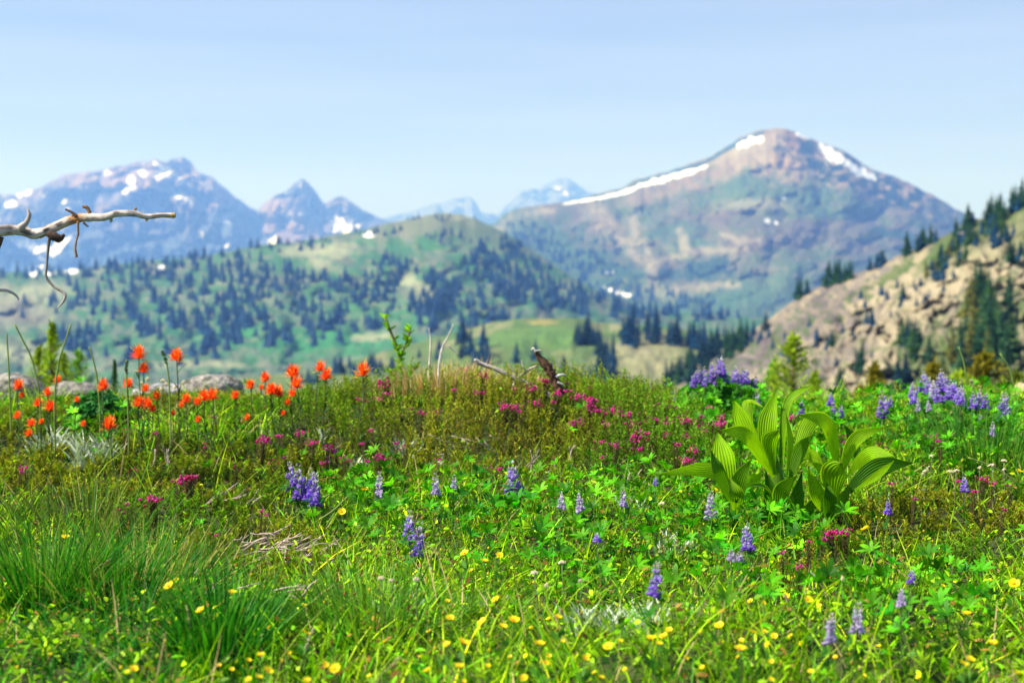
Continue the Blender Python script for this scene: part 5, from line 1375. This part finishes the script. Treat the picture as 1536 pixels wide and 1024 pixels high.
twigheap(830, 690, 70, 44, 10, 'grey twigs standing in the dark hollow of the mound', 75)
twigheap(955, 720, 40, 26, 5, 'few twigs at the right foot of the mound', 60)
twigheap(420, 880, 120, 26, 5, 'loose bleached twigs below the densest twig heap', 20)
twigheap(1222, 862, 40, 16, 4, 'pale twigs under the pink heather near the green plant', -35)

# ------------------------------------------------------------------ straw tuft on the top of the mound, and the dark tussock
def tuft(name, px, py, Y, wpx, n, Lm, spread, cols, label, cat, tips=None, w=0.003, deep=0.06, group=None):
    c = PT(px, py, Y); gz = float(G(c[0], Y)); root = empty(name, (c[0], Y, gz)); r = wpx / F * Y / 2
    a = RNG.random(n) * 6.28; q = np.sqrt(RNG.random(n))
    x = np.cos(a) * q * r; y = np.sin(a) * q * deep
    z = G(c[0] + x, Y + y) - gz
    lean = spread * (0.2 + q) * RNG.random(n)
    d = np.stack([np.cos(a) * lean, np.sin(a) * lean, 1 + 0 * a], -1)
    b = np.stack([np.cos(a), np.sin(a), -0.5 + 0 * a], -1) * (0.5 * RNG.random((n, 1)) * spread)
    cols = np.asarray(cols); cc = cols[RNG.integers(0, len(cols), n)] * (0.75 + 0.5 * RNG.random((n, 1)))
    g = Geo(); strips(g, np.stack([x, y, z], -1), d, Lm * (0.5 + 0.65 * RNG.random(n)), w, [1, 0.95, 0.8, 0.5, 0.06], b, None, cc, tip=cc * 1.25)
    g.build('blades', M['grass'] if cols[0][1] > cols[0][0] else M['dry'], root)
    return tag(root, label, cat, group)
STR = [(0.46, 0.34, 0.12), (0.42, 0.26, 0.08), (0.30, 0.28, 0.07), (0.5, 0.42, 0.22)]
tuft('straw_tuft', 665, 600, 4.95, 130, 900, 0.125, 0.5, STR, 'tuft of golden straw on top of the heather mound', 'grass tuft', deep=0.12)
tuft('straw_tuft', 760, 605, 4.98, 130, 450, 0.10, 0.5, STR, 'thin straw around the slanting dead stick', 'grass tuft', deep=0.12)
tuft('straw_tuft', 605, 608, 4.98, 120, 500, 0.095, 0.5, STR, 'short straw on the left shoulder of the heather mound', 'grass tuft', deep=0.12)
GR = [(0.010, 0.11, 0.006), (0.02, 0.17, 0.006), (0.06, 0.24, 0.006)]
tuft('grass_tussock', 195, 945, 2.7, 210, 800, 0.15, 1.0, GR + [(0.10, 0.18, 0.01), (0.30, 0.28, 0.08)], 'large dark green grass tussock in the left foreground', 'grass tussock', deep=0.3, w=0.0022)
tuft('grass_tussock', 70, 970, 2.6, 150, 500, 0.16, 0.8, GR + [(0.10, 0.19, 0.02)], 'bright green grass tussock at the lower left edge', 'grass tussock', deep=0.14, w=0.0034)
tuft('grass_tussock', 130, 780, 3.4, 200, 300, 0.15, 0.8, [(0.04, 0.13, 0.015), (0.10, 0.16, 0.02), (0.13, 0.15, 0.03)], 'loose tall grass above the dark tussock at left', 'grass tussock', deep=0.2)
tuft('grass_tussock', 330, 1010, 2.25, 120, 420, 0.12, 0.7, GR, 'small grass tuft at the bottom beneath yellow flowers', 'grass tussock', deep=0.14)
tuft('grass_tussock', 1470, 700, 4.4, 170, 500, 0.17, 0.45, [(0.03, 0.16, 0.02), (0.08, 0.2, 0.02)], 'tall green grass below the lupines at the right edge', 'grass tussock', deep=0.3)
tuft('grass_tussock', 560, 930, 2.5, 240, 700, 0.10, 0.9, [(0.06, 0.2, 0.02), (0.12, 0.24, 0.02)], 'light green grass left of the silvery clumps', 'grass tussock', deep=0.2)

# ------------------------------------------------------------------ single grass stalks with seed heads
def stalk(pts, Y, head, label, hcol=(0.42, 0.38, 0.18), scol=(0.16, 0.24, 0.05), r=1.3, hr=3.5):
    P = [PT(a, b, Y) for a, b in pts]; gz = float(G(P[-1][0], Y)); P.append(np.array([P[-1][0], Y, gz]))
    root = empty('seeding_grass', (P[-1][0], Y, gz)); of = Vector((-P[-1][0], -Y, -gz))
    c = spline(P, 20); g = Geo(); tube(g, c, r / F * Y, 5, scol); o = g.build('stem', M['stem'], root); o.location = of
    if head >= 0.65:
        L = np.linalg.norm(P[1] - P[0]); n = 46; q = RNG.random(n) * head; d0 = nrm((P[1] - P[0])[None])[0]
        cs = np.array([[np.interp(t_, [0, 1], [P[0][i], P[1][i]]) for i in range(3)] for t_ in q])
        g = Geo(); blobs(g, cs + RNG.normal(size=(n, 3)) * hr / F * Y * 0.35, -d0 + RNG.normal(size=(n, 3)) * 0.35, 2.2 / F * Y, 0.8 / F * Y, np.array(hcol) * (0.7 + 0.6 * RNG.random((n, 1))), 5, 3)
        o = g.build('seed_head', M['dry'], root); o.location = of
    return tag(root, label, 'grass stalk', 'single grass stalks')
TAN = (0.48, 0.42, 0.24); GY = (0.34, 0.36, 0.08)
for a in [
    ([(1441, 570), (1448, 598), (1462, 640), (1470, 690)], 5.2, 1.0, 'pale seeding grass stalk left of two more at right', TAN),
    ([(1456, 568), (1466, 602), (1482, 640), (1490, 680)], 5.2, 0.9, 'pale seeding grass stalk rising among the right lupines', TAN),
    ([(1468, 578), (1480, 610), (1488, 650), (1489, 700)], 5.1, 0.9, 'yellowish seeding grass stalk beside the right lupines', GY),
    ([(1511, 592), (1505, 625), (1498, 670), (1500, 720)], 5.0, 1.0, 'pale seed head in front of the last lupine at right', TAN),
    ([(1406, 618), (1420, 650), (1438, 690), (1450, 720)], 4.7, 1.0, 'leaning seeding grass in the green right meadow', GY),
    ([(1388, 622), (1398, 640), (1410, 665), (1420, 690)], 4.8, 0.8, 'short leaning seeding grass right of the pleated plant', GY),
    ([(1432, 604), (1424, 630), (1420, 660), (1418, 690)], 4.9, 0.7, 'upright tan grass stalk under the tallest right lupines', TAN),
    ([(1315, 573), (1335, 588), (1350, 605), (1356, 650)], 5.3, 1.0, 'olive nodding grass head left of the tallest right lupines', GY),
    ([(1340, 572), (1352, 590), (1360, 612), (1362, 650)], 5.3, 0.8, 'olive thin grass head beside a nodding one', GY),
    ([(1438, 520), (1446, 545), (1452, 590), (1456, 640)], 5.3, 0.4, 'thin dark grass blade crossing the olive trees', (0.2, 0.22, 0.05)),
    ([(1500, 530), (1515, 555), (1524, 600), (1528, 660)], 5.2, 0.3, 'thin dark grass blade at the upper right', (0.2, 0.22, 0.05)),
    ([(22, 486), (34, 510), (48, 540), (60, 600)], 4.4, 0.6, 'leaning olive grass blade beside the small fir at far left', GY),
    ([(107, 486), (98, 512), (88, 545), (82, 600)], 4.3, 0.2, 'thin white-tipped stalk by the small fir at left', (.6, .6, .6)),
    ([(134, 520), (140, 540), (146, 570), (150, 620)], 4.4, 0.6, 'slim dark green grass blade by the paintbrushes', (0.05, 0.14, 0.03)),
    ([(190, 540), (190, 560), (191, 590), (193, 640)], 4.4, 0.9, 'dark upright grass head between two paintbrushes', (0.08, 0.10, 0.05)),
    ([(244, 528), (250, 545), (254, 580), (256, 640)], 4.35, 0.9, 'dark budding stem left of a tall paintbrush', (0.05, 0.13, 0.04)),
    ([(10, 500), (12, 530), (14, 570), (16, 620)], 4.6, 0.3, 'thin grey stalk at the far left edge', (0.2, 0.2, 0.15)),
    ([(500, 738), (465, 757), (440, 770), (418, 790)], 3.6, 0.5, 'dry straw stem leaning right below the left lupine', TAN),
    ([(522, 744), (500, 765), (470, 785), (450, 800)], 3.5, 0.3, 'dry straw stem right of the left lupine', TAN),
    ([(470, 942), (458, 975), (450, 1005), (446, 1040)], 2.1, 1.0, 'whitish blurred seed head at the bottom left of centre', (0.55, 0.5, 0.38)),
    ([(280, 908), (286, 950), (292, 985), (300, 1030)], 2.15, 0.8, 'greenish seed head before the dark tussock', (0.36, 0.38, 0.16)),
    ([(245, 950), (250, 985), (254, 1010), (258, 1050)], 2.1, 0.9, 'brownish seed head right below the dark tussock', (0.32, 0.26, 0.10)),
    ([(134, 850), (128, 890), (124, 930), (120, 980)], 2.6, 0.5, 'pale grass stalk over the dark tussock', TAN),
    ([(165, 838), (140, 858), (132, 900), (128, 960)], 2.6, 0.7, 'curved brown grass head over the dark tussock', (0.30, 0.25, 0.10)),
    ([(858, 790), (868, 820), (876, 850), (872, 900)], 3.1, 0.3, 'bleached flat stem in the leafy centre', (0.5, 0.5, 0.4)),
    ([(936, 876), (932, 900), (930, 930), (928, 960)], 2.5, 0.5, 'tan grass stem left of the broad silvery clump', TAN),
    ([(1176, 890), (1200, 935), (1222, 975), (1240, 1020)], 2.3, 0.9, 'leaning tan grass stem in the right foreground', TAN),
    ([(1285, 985), (1270, 960), (1240, 930), (1225, 950)], 2.3, 0.3, 'low bent straw in the right foreground', TAN),
    ([(1075, 862), (1060, 885), (1050, 910), (1046, 940)], 2.7, 0.4, 'reddish brown stem under the leafy centre', (0.3, 0.16, 0.06)),
    ([(1268, 806), (1225, 792), (1180, 790), (1150, 798)], 3.38, 0.2, 'arched dry stem in front of the pleated plants', TAN),
    ([(1452, 686), (1485, 698), (1515, 716), (1536, 740)], 4.0, 0.4, 'dry stem sloping down at the right edge', TAN),
    ([(600, 985), (586, 1000), (572, 1012), (560, 1040)], 1.95, 0.9, 'blurred tan seed head at the very bottom', (0.5, 0.42, 0.2)),
    ([(168, 640), (166, 670), (170, 700), (178, 760)], 3.9, 0.5, 'whitish stem rising in the left meadow', (0.55, 0.5, 0.35)),
    ([(1393, 700), (1384, 712), (1378, 730), (1376, 750)], 3.9, 1.0, 'feathery cream seed head at the tip of the longest pleated leaf', (0.6, 0.58, 0.36))]:
    stalk(a[0], a[1], a[2], a[3], a[4])

# ------------------------------------------------------------------ boulders
def boulder(px, py, Y, wpx, hpx, label, col=(0.27, 0.255, 0.235), seed=0, name='boulder'):
    c = PT(px, py, Y); rx = wpx / F * Y / 2; rz = hpx / F * Y * 0.9
    S, Q = uvs(40, 26); V = S.copy(); k = 1 + 0.28 * (fbm(S[:, 0] * 1.6 + S[:, 2] + seed, S[:, 1] * 1.6 - S[:, 2], 4, seed) - 0.5) + 0.10 * (fbm(S[:, 0] * 6 + seed, S[:, 1] * 5 + S[:, 2] * 4, 3, seed + 5) - .5)
    V = V * k[:, None] * [rx, rx * 0.8, rz]
    n = fbm(S[:, 0] * 4 + seed, S[:, 2] * 4 + S[:, 1], 4, 8)[:, None]
    cc = np.array(col) * (0.75 + 0.5 * n); lich = (n > 0.62); cc = np.where(lich, [0.12, 0.12, 0.10], cc)
    g = Geo(); g.add(V, Q, col=cc); o = g.build(name, M['rock'], None, True); o.location = (c[0], Y, c[2] - rz)
    return tag(o, label, 'rock', 'pale boulders on the crest')
boulder(318, 560, 6.2, 100, 28, 'rounded pale grey boulder behind the paintbrushes, right of the three', seed=3)
boulder(112, 572, 6.5, 86, 18, 'low pale boulder beneath the small left firs', seed=5)
boulder(14, 560, 6.6, 110, 34, 'pale lichened boulder cut by the left edge', seed=9)
boulder(240, 574, 6.3, 90, 20, 'flat pale boulder half hidden by white flowers', (0.36, 0.36, 0.38), seed=12)
boulder(1536, 572, 9.0, 60, 70, 'tan boulder at the right edge behind the lupines', (0.42, 0.34, 0.22), seed=15)
boulder(1200, 600, 7.5, 60, 22, 'small pale boulder behind the pleated plants', (0.34, 0.32, 0.32), seed=18)

# ------------------------------------------------------------------ young firs close behind the crest
def young_fir(px, ytop, ybase, Y, label, col, R=0.3, lev=14, nb=8, name='young_fir', lean=0.0):
    t_ = PT(px, ytop, Y); gz = float(G(t_[0], Y)); H = t_[2] - gz
    root = empty(name, (t_[0], Y, gz)); g = Geo(); tube(g, [(0, 0, -0.05), (0, 0, 0.5 * H), (0, 0, 0.97 * H)], [0.02 * H, 0.013 * H, 0.004 * H], 7, (0.13, 0.10, 0.05)); g.build('trunk', M['bark'], root)
    g = Geo(); col = np.array(col)
    Rr = R * (ybase - ytop) / F * Y
    z0 = H - (ybase - ytop) / F * Y
    for k in range(lev):
        t = (k + 0.2) / lev; z = z0 + (H - z0) * (t ** 0.85); n = nb
        a = RNG.random(n) * 6.28; r = Rr * (1 - t) ** 0.8 * (0.7 + 0.6 * RNG.random(n)) + 0.03 * Rr
        d = np.stack([np.cos(a), np.sin(a), 0.55 + 0 * a], -1); base = np.zeros((n, 3)); base[:, 2] = z
        # needles along every branch
        m_ = 34; q = RNG.random((n, m_)); pb = base[:, None] + nrm(d)[:, None] * (r[:, None] * q)[..., None]
        dd = nrm(d)[:, None] * 0.8 + RNG.normal(size=(n, m_, 3)) * 0.6
        cc = col * (0.6 + 0.8 * RNG.random((n, m_, 1))) * (0.6 + 0.7 * q[..., None])
        nl = 0.085 * Rr / R * 0.5
        strips(g, pb.reshape(-1, 3), dd.reshape(-1, 3), nl, nl * 0.30, [0.6, 1, 0.2], None, None, cc.reshape(-1, 3))
        strips(g, base, d, r, 0.02 * Rr, [1, 0.6, 0.3], None, None, (0.12, 0.10, 0.03))
    q = RNG.random(30); strips(g, np.stack([0 * q, 0 * q, H * 0.9 + q * H * 0.09], -1), np.array([0, 0, 1.0]) + RNG.normal(size=(30, 3)) * 0.35, 0.04 * H, 0.01 * H, [.6, 1, .2], None, None, col)
    g.build('crown', M['conif'], root)
    return tag(root, label, 'young fir', 'young firs behind the crest')
YG = (0.30, 0.42, 0.012); OL = (0.21, 0.19, 0.01); LG = (0.17, 0.36, 0.02)
young_fir(78, 484, 590, 9.5, 'narrow yellow-green young fir at left behind the boulder', YG, 0.20, 16)
young_fir(58, 520, 590, 9.8, 'short yellow-green young fir left of the narrow one', YG, 0.34)
young_fir(96, 528, 592, 9.4, 'short yellow-green young fir hugging the narrow one at right', YG, 0.30)
young_fir(118, 528, 592, 10.5, 'bright green little fir between the left firs and the paintbrushes', LG, 0.5)
young_fir(172, 540, 596, 7.6, 'slim green fir shoot among the paintbrushes', (0.05, 0.14, 0.03), 0.12)
young_fir(1190, 505, 640, 15, 'yellow-green young fir rising behind the pleated plants', YG, 0.44, 13)
young_fir(1160, 545, 640, 15.5, 'lower yellow-green fir left of the taller one behind the plants', LG, 0.34)
young_fir(1222, 560, 640, 15.5, 'lower olive fir right of the taller one behind the plants', YG, 0.36)
young_fir(1312, 548, 660, 17, 'olive brown young fir left of the right lupines', OL, 0.36, 16)
young_fir(1290, 580, 660, 17, 'small olive fir at the foot of the scree', OL, 0.4)
young_fir(1478, 530, 680, 16, 'olive bushy fir behind the seeding grass at right', OL, 0.5, 16)
young_fir(1525, 560, 680, 14, 'light green bushy fir at the right edge', (0.15, 0.2, 0.02), 0.6, 16)
young_fir(1400, 545, 680, 18, 'olive fir behind the tallest right lupines', OL, 0.38, 16)
young_fir(1440, 560, 680, 15, 'green bush behind the right lupines', YG, 0.6, 14)
# forked leafy shoot on the mound
root_p = PT(602, 600, 5.3); root = empty('leafy_shoot', (root_p[0], 5.3, float(G(root_p[0], 5.3)))); of = Vector((-root_p[0], -5.3, -root.location.z))
for pts, rr in [([(604, 610), (604, 575), (600, 548), (597, 525), (589, 505), (578, 476)], 2.2), ([(600, 540), (607, 520), (613, 505), (616, 490)], 1.6), ([(604, 570), (615, 560), (625, 548)], 1.4), ([(603, 585), (590, 565), (585, 558)], 1.4)]:
    P = [PT(a, b, 5.3) for a, b in pts]; c = spline(P, 26); g = Geo(); tube(g, c, rr / F * 5.3, 5, (0.14, 0.14, 0.04)); o = g.build('branch', M['stem'], root); o.location = of
    g = Geo(); n = 110 if len(pts) > 5 else 44; i = RNG.integers(1, 26, n); a = RNG.random(n) * 6.28
    strips(g, c[i] + RNG.normal(size=(n, 3)) * 0.002, np.stack([np.cos(a), np.sin(a), 0.8 + 0 * a], -1), 0.026, 0.009, [0.3, 1, 0.9, 0.1], [0, 0, -0.1], None, np.array([0.20, 0.42, 0.015]) * (0.7 + 0.6 * RNG.random((n, 1))))
    o = g.build('leaves', M['leaf'], root); o.location = of
tag(root, 'forked bright green leafy shoot standing above the straw on the mound', 'shoot')
